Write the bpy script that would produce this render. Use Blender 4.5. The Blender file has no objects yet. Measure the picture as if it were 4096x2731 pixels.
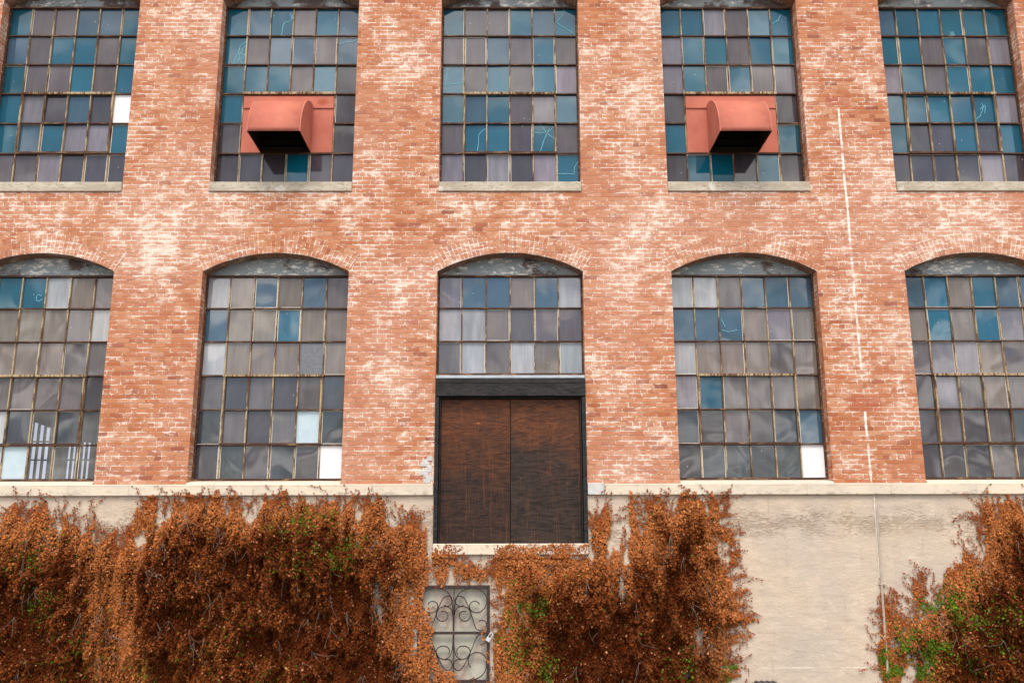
import bpy, bmesh, math, random
import numpy as np
from mathutils import Vector, Matrix

random.seed(7); RNG = np.random.default_rng(11)
scene = bpy.context.scene
COL = scene.collection
R = math.radians

# ------------------------------------------------------------------ helpers
def link(o, parent=None):
    COL.objects.link(o)
    if parent is not None: o.parent = parent
    return o

def empty(name, loc=(0, 0, 0), label=None, cat=None, group=None):
    o = bpy.data.objects.new(name, None); o.location = loc; link(o)
    if label: o['label'] = label
    if cat: o['category'] = cat
    if group: o['group'] = group
    return o

class MB:
    """collects polygons with uv, material slot and colour, makes ONE mesh object"""
    def __init__(s): s.v = []; s.f = []; s.uv = []; s.m = []; s.c = []
    def poly(s, pts, uv=None, m=0, c=(1, 1, 1, 1)):
        n = len(s.v); s.v += [tuple(p) for p in pts]; s.f.append(tuple(range(n, n + len(pts))))
        s.uv += list(uv) if uv else [(p[0], p[2]) for p in pts]
        s.m.append(m); s.c += [c] * len(pts)
    def box(s, x0, x1, y0, y1, z0, z1, m=0, c=(1, 1, 1, 1), cham=0.0):
        if cham > 0:
            bm = bmesh.new(); bmesh.ops.create_cube(bm, size=1)
            for v in bm.verts: v.co = Vector((x0 + (v.co.x + .5) * (x1 - x0), y0 + (v.co.y + .5) * (y1 - y0), z0 + (v.co.z + .5) * (z1 - z0)))
            bmesh.ops.bevel(bm, geom=bm.edges[:], offset=cham, segments=1, affect='EDGES')
            s.bm(bm, m, c); return
        P = lambda x, y, z: (x, y, z)
        q = [([P(x0,y0,z0),P(x1,y0,z0),P(x1,y0,z1),P(x0,y0,z1)], [(x0,z0),(x1,z0),(x1,z1),(x0,z1)]),
             ([P(x1,y1,z0),P(x0,y1,z0),P(x0,y1,z1),P(x1,y1,z1)], [(x1,z0),(x0,z0),(x0,z1),(x1,z1)]),
             ([P(x0,y1,z0),P(x0,y0,z0),P(x0,y0,z1),P(x0,y1,z1)], [(y1,z0),(y0,z0),(y0,z1),(y1,z1)]),
             ([P(x1,y0,z0),P(x1,y1,z0),P(x1,y1,z1),P(x1,y0,z1)], [(y0,z0),(y1,z0),(y1,z1),(y0,z1)]),
             ([P(x0,y0,z1),P(x1,y0,z1),P(x1,y1,z1),P(x0,y1,z1)], [(x0,y0),(x1,y0),(x1,y1),(x0,y1)]),
             ([P(x0,y1,z0),P(x1,y1,z0),P(x1,y0,z0),P(x0,y0,z0)], [(x0,y1),(x1,y1),(x1,y0),(x0,y0)])]
        for p, u in q: s.poly(p, u, m, c)
    def bm(s, bm, m=0, c=(1, 1, 1, 1), mat=None):
        bm.normal_update()
        for f in bm.faces:
            pts = [(mat @ v.co if mat else v.co) for v in f.verts]
            s.poly([tuple(p) for p in pts], None, m, c)
        bm.free()
    def tube(s, pts, r, n=6, m=0, c=(1, 1, 1, 1), r1=None, cap=True):
        pts = [Vector(p) for p in pts]; rings = []; k = len(pts)
        for i, p in enumerate(pts):
            t = (pts[min(i + 1, k - 1)] - pts[max(i - 1, 0)]).normalized()
            a = Vector((0, 1, 0)) if abs(t.y) < .9 else Vector((1, 0, 0))
            u = t.cross(a).normalized(); w = t.cross(u)
            rr = r if r1 is None else r + (r1 - r) * i / max(1, k - 1)
            rings.append([p + (u * math.cos(2 * math.pi * j / n) + w * math.sin(2 * math.pi * j / n)) * rr for j in range(n)])
        for i in range(k - 1):
            for j in range(n):
                a, b = rings[i][j], rings[i][(j + 1) % n]; d, e = rings[i + 1][j], rings[i + 1][(j + 1) % n]
                s.poly([a, b, e, d], None, m, c)
        if cap: s.poly(rings[0][::-1], None, m, c); s.poly(rings[-1], None, m, c)
    def flatbar(s, pts, y0, y1, t, m=0):
        """flat iron bar following a polyline in the XZ plane"""
        n = len(pts); L = []; Rr = []
        for i, p in enumerate(pts):
            a = pts[max(0, i - 1)]; b = pts[min(n - 1, i + 1)]
            dx, dz = b[0] - a[0], b[1] - a[1]; l = math.hypot(dx, dz) or 1
            nx, nz = -dz / l * t / 2, dx / l * t / 2
            L.append((p[0] + nx, p[1] + nz)); Rr.append((p[0] - nx, p[1] - nz))
        for i in range(n - 1):
            A, B, C, D = L[i], L[i + 1], Rr[i + 1], Rr[i]
            s.poly([(A[0], y0, A[1]), (B[0], y0, B[1]), (C[0], y0, C[1]), (D[0], y0, D[1])], None, m)
            s.poly([(A[0], y0, A[1]), (A[0], y1, A[1]), (B[0], y1, B[1]), (B[0], y0, B[1])], None, m)
            s.poly([(D[0], y0, D[1]), (C[0], y0, C[1]), (C[0], y1, C[1]), (D[0], y1, D[1])], None, m)
    def build(s, name, mats, parent=None, label=None, weld=False, smooth=False):
        me = bpy.data.meshes.new(name); me.from_pydata(s.v, [], s.f)
        mats = mats if isinstance(mats, (list, tuple)) else [mats]
        for m_ in mats: me.materials.append(m_)
        me.polygons.foreach_set('material_index', s.m)
        uv = me.uv_layers.new(name='UVMap'); uv.data.foreach_set('uv', np.array(s.uv, dtype=np.float32).ravel())
        ca = me.color_attributes.new('tint', 'FLOAT_COLOR', 'CORNER'); ca.data.foreach_set('color', np.array(s.c, dtype=np.float32).ravel())
        if weld:
            b = bmesh.new(); b.from_mesh(me); bmesh.ops.remove_doubles(b, verts=b.verts, dist=1e-5)
            bmesh.ops.recalc_face_normals(b, faces=b.faces); b.to_mesh(me); b.free()
        if smooth: me.polygons.foreach_set('use_smooth', [True] * len(me.polygons))
        me.update()
        o = link(bpy.data.objects.new(name, me), parent)
        if label: o['label'] = label
        return o

# ------------------------------------------------------------------ node helpers
class NT:
    def __init__(s, mat):
        mat.use_nodes = True; s.t = mat.node_tree; s.t.nodes.clear()
    def n(s, typ, **kw):
        o = s.t.nodes.new(typ)
        for k, v in kw.items(): setattr(o, k, v)
        return o
    def set(s, sock, v):
        if isinstance(v, bpy.types.NodeSocket): s.t.links.new(v, sock)
        else: sock.default_value = v
    def math(s, op, a, b=None, c=None, clamp=False):
        o = s.n('ShaderNodeMath', operation=op, use_clamp=clamp); s.set(o.inputs[0], a)
        if b is not None: s.set(o.inputs[1], b)
        if c is not None: s.set(o.inputs[2], c)
        return o.outputs[0]
    def add(s, a, b): return s.math('ADD', a, b)
    def sub(s, a, b): return s.math('SUBTRACT', a, b)
    def mul(s, a, b): return s.math('MULTIPLY', a, b)
    def clampadd(s, a, b): return s.math('ADD', a, b, clamp=True)
    def smooth(s, v, a, b, lo=0., hi=1.):
        o = s.n('ShaderNodeMapRange', interpolation_type='SMOOTHSTEP'); s.set(o.inputs[0], v); s.set(o.inputs[1], a); s.set(o.inputs[2], b); s.set(o.inputs[3], lo); s.set(o.inputs[4], hi); return o.outputs[0]
    def lin(s, v, a, b, lo=0., hi=1.):
        o = s.n('ShaderNodeMapRange'); s.set(o.inputs[0], v); s.set(o.inputs[1], a); s.set(o.inputs[2], b); s.set(o.inputs[3], lo); s.set(o.inputs[4], hi); return o.outputs[0]
    def mix(s, f, a, b, mode='MIX'):
        o = s.n('ShaderNodeMix', data_type='RGBA', blend_type=mode); s.set(o.inputs[0], f)
        s.set(o.inputs[6], a if isinstance(a, bpy.types.NodeSocket) else (*a, 1)[:4]); s.set(o.inputs[7], b if isinstance(b, bpy.types.NodeSocket) else (*b, 1)[:4]); return o.outputs[2]
    def noise(s, vec, scale, detail=4, rough=.55, dist=0., dims='3D'):
        o = s.n('ShaderNodeTexNoise', noise_dimensions=dims); s.set(o.inputs['Vector'], vec); o.inputs['Scale'].default_value = scale
        o.inputs['Detail'].default_value = detail; o.inputs['Roughness'].default_value = rough; o.inputs['Distortion'].default_value = dist; return o.outputs[0]
    def mapping(s, vec, scale=(1, 1, 1), loc=(0, 0, 0), rot=(0, 0, 0)):
        o = s.n('ShaderNodeMapping'); s.set(o.inputs[0], vec); o.inputs[1].default_value = loc; o.inputs[2].default_value = rot; o.inputs[3].default_value = scale; return o.outputs[0]
    def sep(s, v):
        o = s.n('ShaderNodeSeparateXYZ'); s.set(o.inputs[0], v); return o.outputs
    def comb(s, x, y, z=0.):
        o = s.n('ShaderNodeCombineXYZ'); s.set(o.inputs[0], x); s.set(o.inputs[1], y); s.set(o.inputs[2], z); return o.outputs[0]
    def ramp(s, f, stops, interp='LINEAR'):
        o = s.n('ShaderNodeValToRGB'); s.set(o.inputs[0], f); e = o.color_ramp; e.interpolation = interp
        while len(e.elements) < len(stops): e.elements.new(.5)
        for k, (p, c) in enumerate(stops): e.elements[k].position = p; e.elements[k].color = (*c, 1)[:4]
        return o.outputs[0]
    def white(s, vec):
        o = s.n('ShaderNodeTexWhiteNoise', noise_dimensions='3D'); s.set(o.inputs[0], vec); return o.outputs[0]
    def obj(s): return s.n('ShaderNodeTexCoord').outputs['Object']
    def uv(s): return s.n('ShaderNodeUVMap', uv_map='UVMap').outputs[0]
    def tint(s): return s.n('ShaderNodeVertexColor', layer_name='tint')
    def bump(s, h, strength=.5, dist=.01, normal=None):
        o = s.n('ShaderNodeBump'); o.inputs['Strength'].default_value = strength; o.inputs['Distance'].default_value = dist; s.set(o.inputs['Height'], h)
        if normal is not None: s.set(o.inputs['Normal'], normal)
        return o.outputs[0]
    def out(s, color, rough=.8, bump=None, spec=.5, ior=1.45, metal=0., **kw):
        p = s.n('ShaderNodeBsdfPrincipled'); o = s.n('ShaderNodeOutputMaterial')
        s.set(p.inputs['Base Color'], color if isinstance(color, bpy.types.NodeSocket) else (*color, 1)[:4])
        s.set(p.inputs['Roughness'], rough); s.set(p.inputs['Specular IOR Level'], spec); p.inputs['IOR'].default_value = ior; s.set(p.inputs['Metallic'], metal)
        if bump is not None: s.set(p.inputs['Normal'], bump)
        for k, v in kw.items(): s.set(p.inputs[k.replace('_', ' ')], v)
        s.t.links.new(p.outputs[0], o.inputs[0]); return p

def newmat(name):
    m = bpy.data.materials.new(name); return m, NT(m)

# ------------------------------------------------------------------ dimensions (metres)
P = 4.0; HW = 1.246; RISE = .33; RAD = (HW**2 + RISE**2) / (2 * RISE); RING = .345
GY = .27                                       # glass plane behind the wall face
SPR_L, SPR_U = 6.978, 12.16                    # arch springs
BAND_T, BAND_B = 3.39, 3.20
SILL_B, SILL_T = 8.42, 8.60
TOP = 13.5; XL, XR = -15.0, 15.0
COLW = .4155
DOOR_B, DOOR_T = 2.445, 5.175
GX0, GX1, GZ0, GZ1 = -1.465, -.331, .345, 1.80  # iron grille

# ------------------------------------------------------------------ materials
def brick_material(name, ring=False, extra_dark=0.):
    m, t = newmat(name)
    uv = t.uv(); ob = t.obj()
    wob = t.noise(t.mapping(uv, (9, 9, 9)), 1, 2)
    wob2 = t.noise(t.mapping(uv, (9, 9, 9), (31, 7, 0)), 1, 2)
    sx = t.sep(uv)
    u = t.add(sx[0], t.mul(t.sub(wob, .5), .016)); v = t.add(sx[1], t.mul(t.sub(wob2, .5), .014))
    h = .0735 if ring else .0785
    row = t.math('FLOOR', t.math('DIVIDE', v, h))
    if ring:
        L = .115; off = 0.
    else:
        hd = t.math('COMPARE', t.math('FLOORED_MODULO', row, 7.), 6., .5)
        L = t.sub(.231, t.mul(hd, .1155))
        par = t.math('FLOORED_MODULO', row, 2.)
        rr = t.white(t.comb(row, 3.3, 1.7))
        off = t.add(t.mul(t.mul(par, L), .5), t.mul(rr, .045))
    uu = t.math('DIVIDE', t.add(u, off), L)
    col = t.math('FLOOR', uu)
    fx = t.mul(t.math('FRACT', uu), L); fy = t.mul(t.math('FRACT', t.math('DIVIDE', v, h)), h)
    dx = t.math('MINIMUM', fx, t.sub(L, fx)); dy = t.math('MINIMUM', fy, t.sub(h, fy))
    d = t.math('MINIMUM', dx, dy)
    rnd = t.white(t.comb(col, row, .5)); rnd2 = t.white(t.comb(col, row, 9.5))
    mort = t.smooth(d, .0030, .0075, 1., 0.)
    fine = t.noise(ob, 38, 4, .7)
    grit = t.noise(ob, 120, 3, .7)
    c = t.ramp(rnd, [(0., (.25, .075, .042)), (.03, (.34, .10, .050)), (.10, (.40, .125, .050)), (.40, (.455, .158, .068)), (.66, (.495, .190, .085)), (.84, (.52, .225, .11)), (1., (.55, .28, .17))])
    c = t.mix(t.mul(t.smooth(grit, .45, .75), .35), c, (.30, .085, .045))
    # broad washed and saturated areas
    big = t.noise(ob, .33, 3, .5)
    c = t.mix(t.mul(t.smooth(big, .42, .64), .50), c, (.53, .25, .165))
    # lighter wash where the wall has been coated: soft zones at real places on the wall
    so = t.sep(ob); zone = None
    Z = [(2.43,10.85,.50,1.5,.9),(-5.99,7.47,1.2,.8,.7),(-7.7,8.11,1.2,.46,.5),(6.62,5.8,.26,.42,1.5),(2.25,7.94,.7,.62,.6),(-3.56,8.19,1.1,.39,.4),(7.97,7.7,1.0,.5,.8),(-5.92,9.33,.39,.9,.6),(-2.09,9.58,.5,1.6,.25),(-6.33,3.75,.5,.5,.7),(1.65,5.04,.3,2.0,.35),(1.92,7.0,.46,.46,.5),(6.39,4.3,.3,.9,.4),(-2.19,5.34,.46,1.1,.35),(-6.58,11.72,.4,.9,.3),(6.3,8.3,.4,.8,.5),(-.54,8.02,1.5,.4,.35),(1.96,3.53,.9,.2,.7),(-2.21,3.61,.6,.22,.8),(-1.8,5.0,.25,.35,1.2)]
    for (zx, zz, rx, rz, am) in Z:
        a = t.math('DIVIDE', t.sub(so[0], zx), rx); b = t.math('DIVIDE', t.sub(so[2], zz), rz)
        r2 = t.add(t.mul(a, a), t.mul(b, b))
        g = t.mul(t.math('EXPONENT', t.mul(r2, -.8)), am)
        zone = g if zone is None else t.add(zone, g)
    eff_big = t.noise(t.mapping(ob, (1, 1, 1), (4, 2, 9)), 1.15, 5, .62)
    eff_mid = t.noise(t.mapping(ob, (3.0, 3.0, 8.5)), 1, 6, .76)
    e = t.add(t.add(t.mul(eff_big, .42), t.mul(eff_mid, .70)), t.mul(zone, .048))
    c = t.mix(t.mul(t.smooth(zone, .15, 1.1), .30), c, (.60, .34, .22))
    smear = t.noise(t.mapping(ob, (7, 7, 22)), 1, 6, .80)
    es = t.add(e, t.mul(t.sub(smear, .5), .70))
    # mortar: grey beige, whitened where the salts come out
    mc = t.mix(t.smooth(es, .52, .62), (.42, .22, .125), (.88, .80, .69))
    darkj = t.smooth(t.noise(t.mapping(ob, (1.6, 1.6, 5)), 1, 3, .6), .60, .70)
    mc = t.mix(t.mul(darkj, .6), mc, (.17, .10, .08))
    onb = t.smooth(es, .632, .70)
    c = t.mix(t.mul(onb, .92), c, (.84, .73, .61))
    haze = t.smooth(t.add(e, t.mul(t.sub(fine, .5), .12)), .50, .68)
    c = t.mix(t.mul(haze, .38), c, (.68, .42, .31))
    fk = t.noise(t.mapping(ob, (17, 17, 30), (5, 5, 5)), 1, 3, .7); c = t.mix(t.mul(t.smooth(t.add(fk, t.mul(t.sub(eff_mid, .5), .5)), .66, .70), .8), c, (.80, .68, .56))
    dk = t.noise(t.mapping(ob, (.8, .8, 7), (3, 9, 1)), 1, 5, .7); c = t.mix(t.mul(t.smooth(t.add(dk, t.mul(rnd2, .10)), .66, .74), .45), c, (.27, .075, .045))
    c = t.mix(mort, c, mc)
    # white trace left by a pipe that ran down the pier
    wob3 = t.noise(t.comb(so[2], 0., 0.), 1.3, 2)
    gx = t.math('ABSOLUTE', t.sub(t.add(so[0], t.mul(t.sub(wob3, .5), .045)), 5.862))
    gw = t.add(.018, t.mul(t.sub(t.noise(t.comb(so[2], 4., 0.), 6, 5, .7), .5), .075))
    gl = t.smooth(t.sub(gx, gw), -.004, .006, 1., 0.)
    zin = t.mul(t.mul(t.math('GREATER_THAN', so[2], 3.40), t.math('LESS_THAN', so[2], 10.0)), t.sub(1., t.mul(t.math('GREATER_THAN', so[2], 4.56), t.math('LESS_THAN', so[2], 4.84))))
    brk = t.smooth(t.noise(t.comb(so[2], 2., 7.), 3.5, 5, .8), .42, .54)
    front = t.math('LESS_THAN', so[1], .02)
    brk = t.math('MAXIMUM', brk, t.math('GREATER_THAN', t.math('ABSOLUTE', t.sub(so[2], 7.1)), 99.))
    c = t.mix(t.mul(t.mul(t.mul(gl, zin), front), t.mul(brk, .88)), c, (.86, .80, .72))
    # patched brickwork where the brackets were
    px = t.mul(t.math('LESS_THAN', t.math('ABSOLUTE', t.sub(so[0], 5.88)), .26), t.math('LESS_THAN', t.math('ABSOLUTE', t.sub(so[2], 4.70)), .13))
    px2 = t.mul(t.math('LESS_THAN', t.math('ABSOLUTE', t.sub(so[0], 5.85)), .22), t.math('LESS_THAN', t.math('ABSOLUTE', t.sub(so[2], 10.13)), .11))
    pp = t.mul(t.math('MAXIMUM', px, px2), t.sub(1., mort))
    c = t.mix(t.mul(pp, .6), c, (.40, .10, .055))
    # soffits and inner edges tinted darker brown behind the wall face, in patches
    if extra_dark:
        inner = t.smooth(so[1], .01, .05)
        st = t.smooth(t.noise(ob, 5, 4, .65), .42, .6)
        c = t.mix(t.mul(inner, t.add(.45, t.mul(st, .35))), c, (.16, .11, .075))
    hgt = t.add(t.mul(t.sub(1., mort), .8), t.add(t.mul(fine, .35), t.mul(rnd2, .25)))
    t.out(c, .9, t.bump(hgt, .9, .006), spec=.25)
    return m

M = {}
M['brick'] = brick_material('red brick with salts')
M['ring'] = brick_material('brick rings of arch', ring=True)
M['soffit'] = brick_material('dark brown arch soffit', ring=True, extra_dark=1.)

def mat_plaster():
    m, t = newmat('cream plastered concrete'); ob = t.obj(); so = t.sep(ob)
    n1 = t.noise(ob, .7, 5, .6); n2 = t.noise(t.mapping(ob, (3, 3, 7)), 1, 5, .65); n3 = t.noise(ob, 30, 4, .7)
    c = t.mix(t.smooth(n1, .35, .68), (.57, .445, .33), (.50, .415, .335))
    c = t.mix(t.mul(t.smooth(n2, .46, .68), .5), c, (.68, .55, .43))
    c = t.mix(t.mul(t.smooth(n3, .5, .8), .25), c, (.42, .33, .25))
    blot = t.noise(ob, 1.9, 6, .7); c = t.mix(t.mul(t.smooth(blot, .48, .64), .45), c, (.44, .355, .285))
    # brown water stains in a band below the ledge
    bz = t.add(so[2], t.mul(t.sub(t.noise(t.mapping(ob, (1.1, 1, .2)), 1, 4), .5), .5)); bnd = t.mul(t.mul(t.smooth(bz, 2.40, 2.62), t.smooth(bz, 2.78, 3.1, 1., 0.)), t.smooth(t.noise(t.mapping(ob, (.55, 1, .3), (4, 0, 0)), 1, 3), .26, .42))
    st = t.noise(t.mapping(ob, (1.5, 1.5, 3.2), (3, 0, 2)), 1, 6, .72)
    st2 = t.noise(t.mapping(ob, (12, 12, 38)), 1, 4, .75)
    s_ = t.mul(bnd, t.smooth(t.add(st, t.mul(t.sub(st2, .5), .75)), .44, .62))
    c = t.mix(t.mul(s_, .62), c, (.36, .255, .17))
    pk = t.noise(t.mapping(ob, (9, 9, 30), (0, 0, 5)), 1, 5, .75)
    gate = t.smooth(t.noise(t.mapping(ob, (1, 1, 1.6), (7, 0, 1)), .9, 4), .5, .62)
    c = t.mix(t.mul(t.mul(t.smooth(pk, .62, .70), gate), .55), c, (.33, .25, .18))
    dp = t.noise(t.mapping(ob, (9, 9, .55), (1, 0, 3)), 1, 5, .75); c = t.mix(t.mul(t.mul(t.smooth(dp, .55, .72), t.smooth(so[2], 1.2, 3.1)), .45), c, (.40, .31, .235))
    # faint form board seams
    seam = None
    for z0 in (2.49, 2.10, 1.62, .962, .54):
        dz = t.math('ABSOLUTE', t.add(t.sub(so[2], z0), t.mul(t.sub(t.noise(t.comb(so[0], z0, 0.), 1.4, 6), .5), .075)))
        g = t.smooth(dz, .003, .010, 1., 0.); seam = g if seam is None else t.math('MAXIMUM', seam, g)
    brk = t.smooth(t.noise(t.comb(so[0], 0., so[2]), 1.7, 4), .46, .58)
    c = t.mix(t.mul(t.mul(seam, brk), .24), c, (.36, .27, .2))
    hl = t.smooth(t.math('ABSOLUTE', t.sub(so[2], .545)), .002, .008, 1., 0.)
    c = t.mix(t.mul(t.mul(hl, t.sub(1., brk)), .6), c, (.8, .74, .64))
    # wandering cracks
    crk = None
    for x0, z0, z1, am in ((3.98, 2.0, 3.2, .30), (4.4, 1.9, 2.5, .2), (5.0, 1.0, 1.9, .3), (5.25, .9, 1.7, .22), (4.1, .3, 1.2, .2), (-5.6, 2.4, 3.2, .2), (6.6, 1.9, 2.5, .3)):
        wx = t.add(so[0], t.mul(t.sub(t.noise(t.comb(x0, so[0], so[2]), 1.9, 9, .78), .5), am * 3))
        g = t.smooth(t.math('ABSOLUTE', t.sub(wx, x0)), .001, .007, 1., 0.)
        g = t.mul(g, t.mul(t.math('GREATER_THAN', so[2], z0), t.math('LESS_THAN', so[2], z1))); crk = g if crk is None else t.math('MAXIMUM', crk, g)
    c = t.mix(t.mul(crk, .50), c, (.26, .19, .14))
    hz = t.smooth(t.noise(t.mapping(ob, (2.2, 2.2, 12), (2, 0, 0)), 1, 7, .8), .56, .66)
    c = t.mix(t.mul(hz, .48), c, (.33, .26, .2))
    h = t.add(t.mul(n3, .6), t.add(t.mul(n2, 1.5), t.mul(s_, -.8)))
    t.out(c, .92, t.bump(h, .8, .012), spec=.2); return m
M['plaster'] = mat_plaster()

def mat_ledge():
    m, t = newmat('painted concrete ledge'); ob = t.obj(); so = t.sep(ob)
    n1 = t.noise(ob, 1.1, 5, .6); n3 = t.noise(t.mapping(ob, (8, 8, 14)), 1, 5, .72)
    c = t.mix(t.smooth(n1, .35, .65), (.70, .585, .44), (.62, .53, .42))
    dirt = t.mul(t.smooth(so[2], 3.20, 3.30, 1., .25), t.smooth(t.add(n3, t.mul(n1, .4)), .70, .84))
    c = t.mix(t.mul(dirt, .7), c, (.30, .22, .15))
    crk = t.smooth(t.math('ABSOLUTE', t.sub(so[2], t.add(3.355, t.mul(t.sub(t.noise(t.comb(so[0], 0., 0.), 3, 5, .6), .5), .03)))), .001, .006, 1., 0.)
    cg = t.smooth(t.noise(t.comb(so[0], 5., 0.), 1.3, 3), .45, .55)
    c = t.mix(t.mul(t.mul(crk, cg), .6), c, (.36, .2, .11))
    wx = t.math('FRACT', t.add(t.math('DIVIDE', so[0], 1.37), t.mul(t.sub(t.noise(ob, 4, 4), .5), .07)))
    vc = t.smooth(t.math('ABSOLUTE', t.sub(wx, .5)), .0012, .004, 1., 0.)
    c = t.mix(t.mul(vc, .5), c, (.33, .2, .12))
    t.out(c, .88, t.bump(t.add(n3, t.mul(n1, .5)), .35, .008), spec=.25); return m
M['ledge'] = mat_ledge()

def mat_sill():
    m, t = newmat('weathered limestone sill'); ob = t.obj()
    n1 = t.noise(t.mapping(ob, (1.6, 3, 5)), 1, 6, .68); n2 = t.noise(t.mapping(ob, (14, 14, 40)), 1, 4, .7)
    c = t.mix(t.smooth(n1, .36, .64), (.40, .335, .25), (.56, .49, .39))
    c = t.mix(t.mul(t.smooth(t.add(n2, t.mul(n1, .3)), .68, .8), .7), c, (.23, .16, .09))
    c = t.mix(t.mul(t.smooth(t.noise(t.mapping(ob, (1, 1, 1), (5, 0, 0)), 2.2, 5, .7), .58, .66), .6), c, (.75, .70, .62))
    t.out(c, .9, t.bump(t.add(n1, n2), .4, .008), spec=.25); return m
M['sill'] = mat_sill()

def mat_patch():
    m, t = newmat('grey cement patch'); ob = t.obj(); n = t.noise(ob, 7, 6, .7)
    c = t.mix(t.smooth(n, .35, .65), (.46, .44, .43), (.60, .57, .54))
    t.out(c, .9, t.bump(n, .4, .01), spec=.2); return m
M['patch'] = mat_patch()

def mat_glass():
    m, t = newmat('old factory glass'); uv = t.uv(); ti = t.tint()
    su = t.sep(uv)
    st = t.noise(t.mapping(uv, (26, 1.1, 1)), 1, 4, .65)
    st2 = t.noise(t.mapping(uv, (7, 1.2, 1), (3, 3, 0)), 1, 3, .6)
    bl = t.noise(uv, 1.7, 3, .5)
    grey = t.smooth(t.n('ShaderNodeSeparateColor').outputs[0], 0., 1.) if False else None
    sc = t.n('ShaderNodeSeparateColor'); t.set(sc.inputs[0], ti.outputs[0])
    sat = t.smooth(t.sub(sc.outputs[2], sc.outputs[0]), .03, .10)          # teal panes are cleaner
    dirt = t.sub(1., t.mul(sat, .75))
    k = t.add(1., t.mul(dirt, t.add(t.mul(t.sub(st, .5), .55), t.mul(t.sub(st2, .5), .9))))
    k = t.mul(k, t.add(1., t.mul(t.sub(bl, .5), .5)))
    kk = t.n('ShaderNodeVectorMath', operation='SCALE'); t.set(kk.inputs[0], ti.outputs[0]); t.set(kk.inputs['Scale'], k)
    c = kk.outputs[0]
    # flecks of paint
    vo = t.n('ShaderNodeTexVoronoi'); t.set(vo.inputs['Vector'], t.mapping(uv, (1, .7, 1))); vo.inputs['Scale'].default_value = 9
    vr = t.sep(vo.outputs['Color'])
    fl = t.mul(t.smooth(vo.outputs['Distance'], .035, .075, 1., 0.), t.math('GREATER_THAN', vr[0], .80))
    c = t.mix(t.mul(fl, .75), c, (.72, .70, .68))
    wav = t.noise(t.mapping(uv, (1.5, 1.2, 1)), 1, 1, .3, .5)
    fine = t.noise(t.mapping(uv, (20, 6, 1)), 1, 2, .5)
    b = t.bump(t.add(t.mul(wav, t.mul(ti.outputs[1], 1.7)), t.mul(fine, .003)), .45, .02)
    rough = t.add(.03, t.mul(dirt, .03))
    p = t.out(c, rough, b, spec=.5, ior=1.45)
    t.set(p.inputs['Coat Weight'], t.add(.42, t.mul(sat, .22))); p.inputs['Coat IOR'].default_value = 1.5; p.inputs['Coat Roughness'].default_value = .02; t.set(p.inputs['Coat Normal'], b)
    return m
M['glass'] = mat_glass()

def mat_plain(name, col, rough=.6, spec=.4, var=.25, scale=8, metal=0., bump=.15):
    m, t = newmat(name); ob = t.obj(); n = t.noise(ob, scale, 5, .65)
    c = t.mix(t.smooth(n, .3, .7), tuple(x * (1 - var) for x in col), tuple(min(1, x * (1 + var)) for x in col))
    t.out(c, rough, t.bump(n, bump, .01), spec=spec, metal=metal); return m
M['blank'] = mat_plain('white painted panel', (.80, .79, .80), .5, .4, .03, 5)
M['pale_board'] = mat_plain('pale painted pane', (.46, .56, .60), .35, .5, .06, 5)
M['crack'] = mat_plain('cyan sealant in cracks', (.16, .46, .54), .4, .4, .2)
M['putty'] = mat_plain('white putty', (.70, .66, .58), .8, .3, .2, 30)
M['spotted'] = mat_plain('scratched zinc sheet', (.15, .155, .17), .55, .5, .18, 20)

def mat_frame():
    m, t = newmat('rusty cream window bars'); ob = t.obj()
    ge = t.n('ShaderNodeNewGeometry'); nn = t.sep(ge.outputs['True Normal'])
    a = t.noise(t.mapping(ob, (30, 30, 4.)), 1, 4, .7); b = t.noise(t.mapping(ob, (1.2, 1, 1.4)), 1, 3, .6); g = t.noise(ob, 45, 3, .7)
    side = t.smooth(t.math('ABSOLUTE', nn[0]), .3, .8)
    e = t.add(t.add(t.mul(a, .6), t.mul(b, .4)), t.mul(side, .06))
    c = t.mix(t.smooth(e, .45, .55), (.085, .035, .016), (.46, .345, .20))
    c = t.mix(t.mul(t.smooth(g, .52, .62), .7), c, (.17, .065, .022))
    t.out(c, .75, t.bump(g, .4, .004), spec=.3); return m
M['frame'] = mat_frame()
def mat_frame_dark():
    m, t = newmat('rusty dark window bars'); ob = t.obj()
    a = t.noise(t.mapping(ob, (4, 30, 30)), 1, 4, .7); g = t.noise(ob, 45, 3, .7)
    c = t.mix(t.smooth(a, .52, .66), (.055, .026, .018), (.27, .16, .08))
    c = t.mix(t.mul(t.smooth(g, .5, .64), .6), c, (.14, .05, .02))
    t.out(c, .8, t.bump(g, .4, .004), spec=.3); return m
M['frame_dark'] = mat_frame_dark()

def mat_tymp(name, rust):
    m, t = newmat(name); ob = t.obj()
    n = t.noise(ob, 2.2, 4, .6); f = t.noise(t.mapping(ob, (5, 5, 13)), 1, 6, .78); f2 = t.noise(t.mapping(ob, (1.1, 1, 2.)), 1.2, 3)
    c = t.mix(t.smooth(n, .35, .65), (.23, .26, .27), (.31, .325, .32))
    c = t.mix(t.mul(t.smooth(t.add(t.mul(f, .7), t.mul(f2, .3)), .535, .585), .9), c, (.78, .75, .68))
    r1 = t.noise(t.mapping(ob, (1.4, 1, 1.8), (9, 4, 2)), 1, 5, .7)
    c = t.mix(t.mul(t.smooth(r1, .56 - rust, .66 - rust), .85), c, (.06, .024, .014))
    t.out(c, .75, t.bump(f, .4, .006), spec=.3); return m
M['tymp'] = mat_tymp('peeling grey blue paint', .01); M['tymp_up'] = mat_tymp('rusted grey paint', .10)

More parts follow.
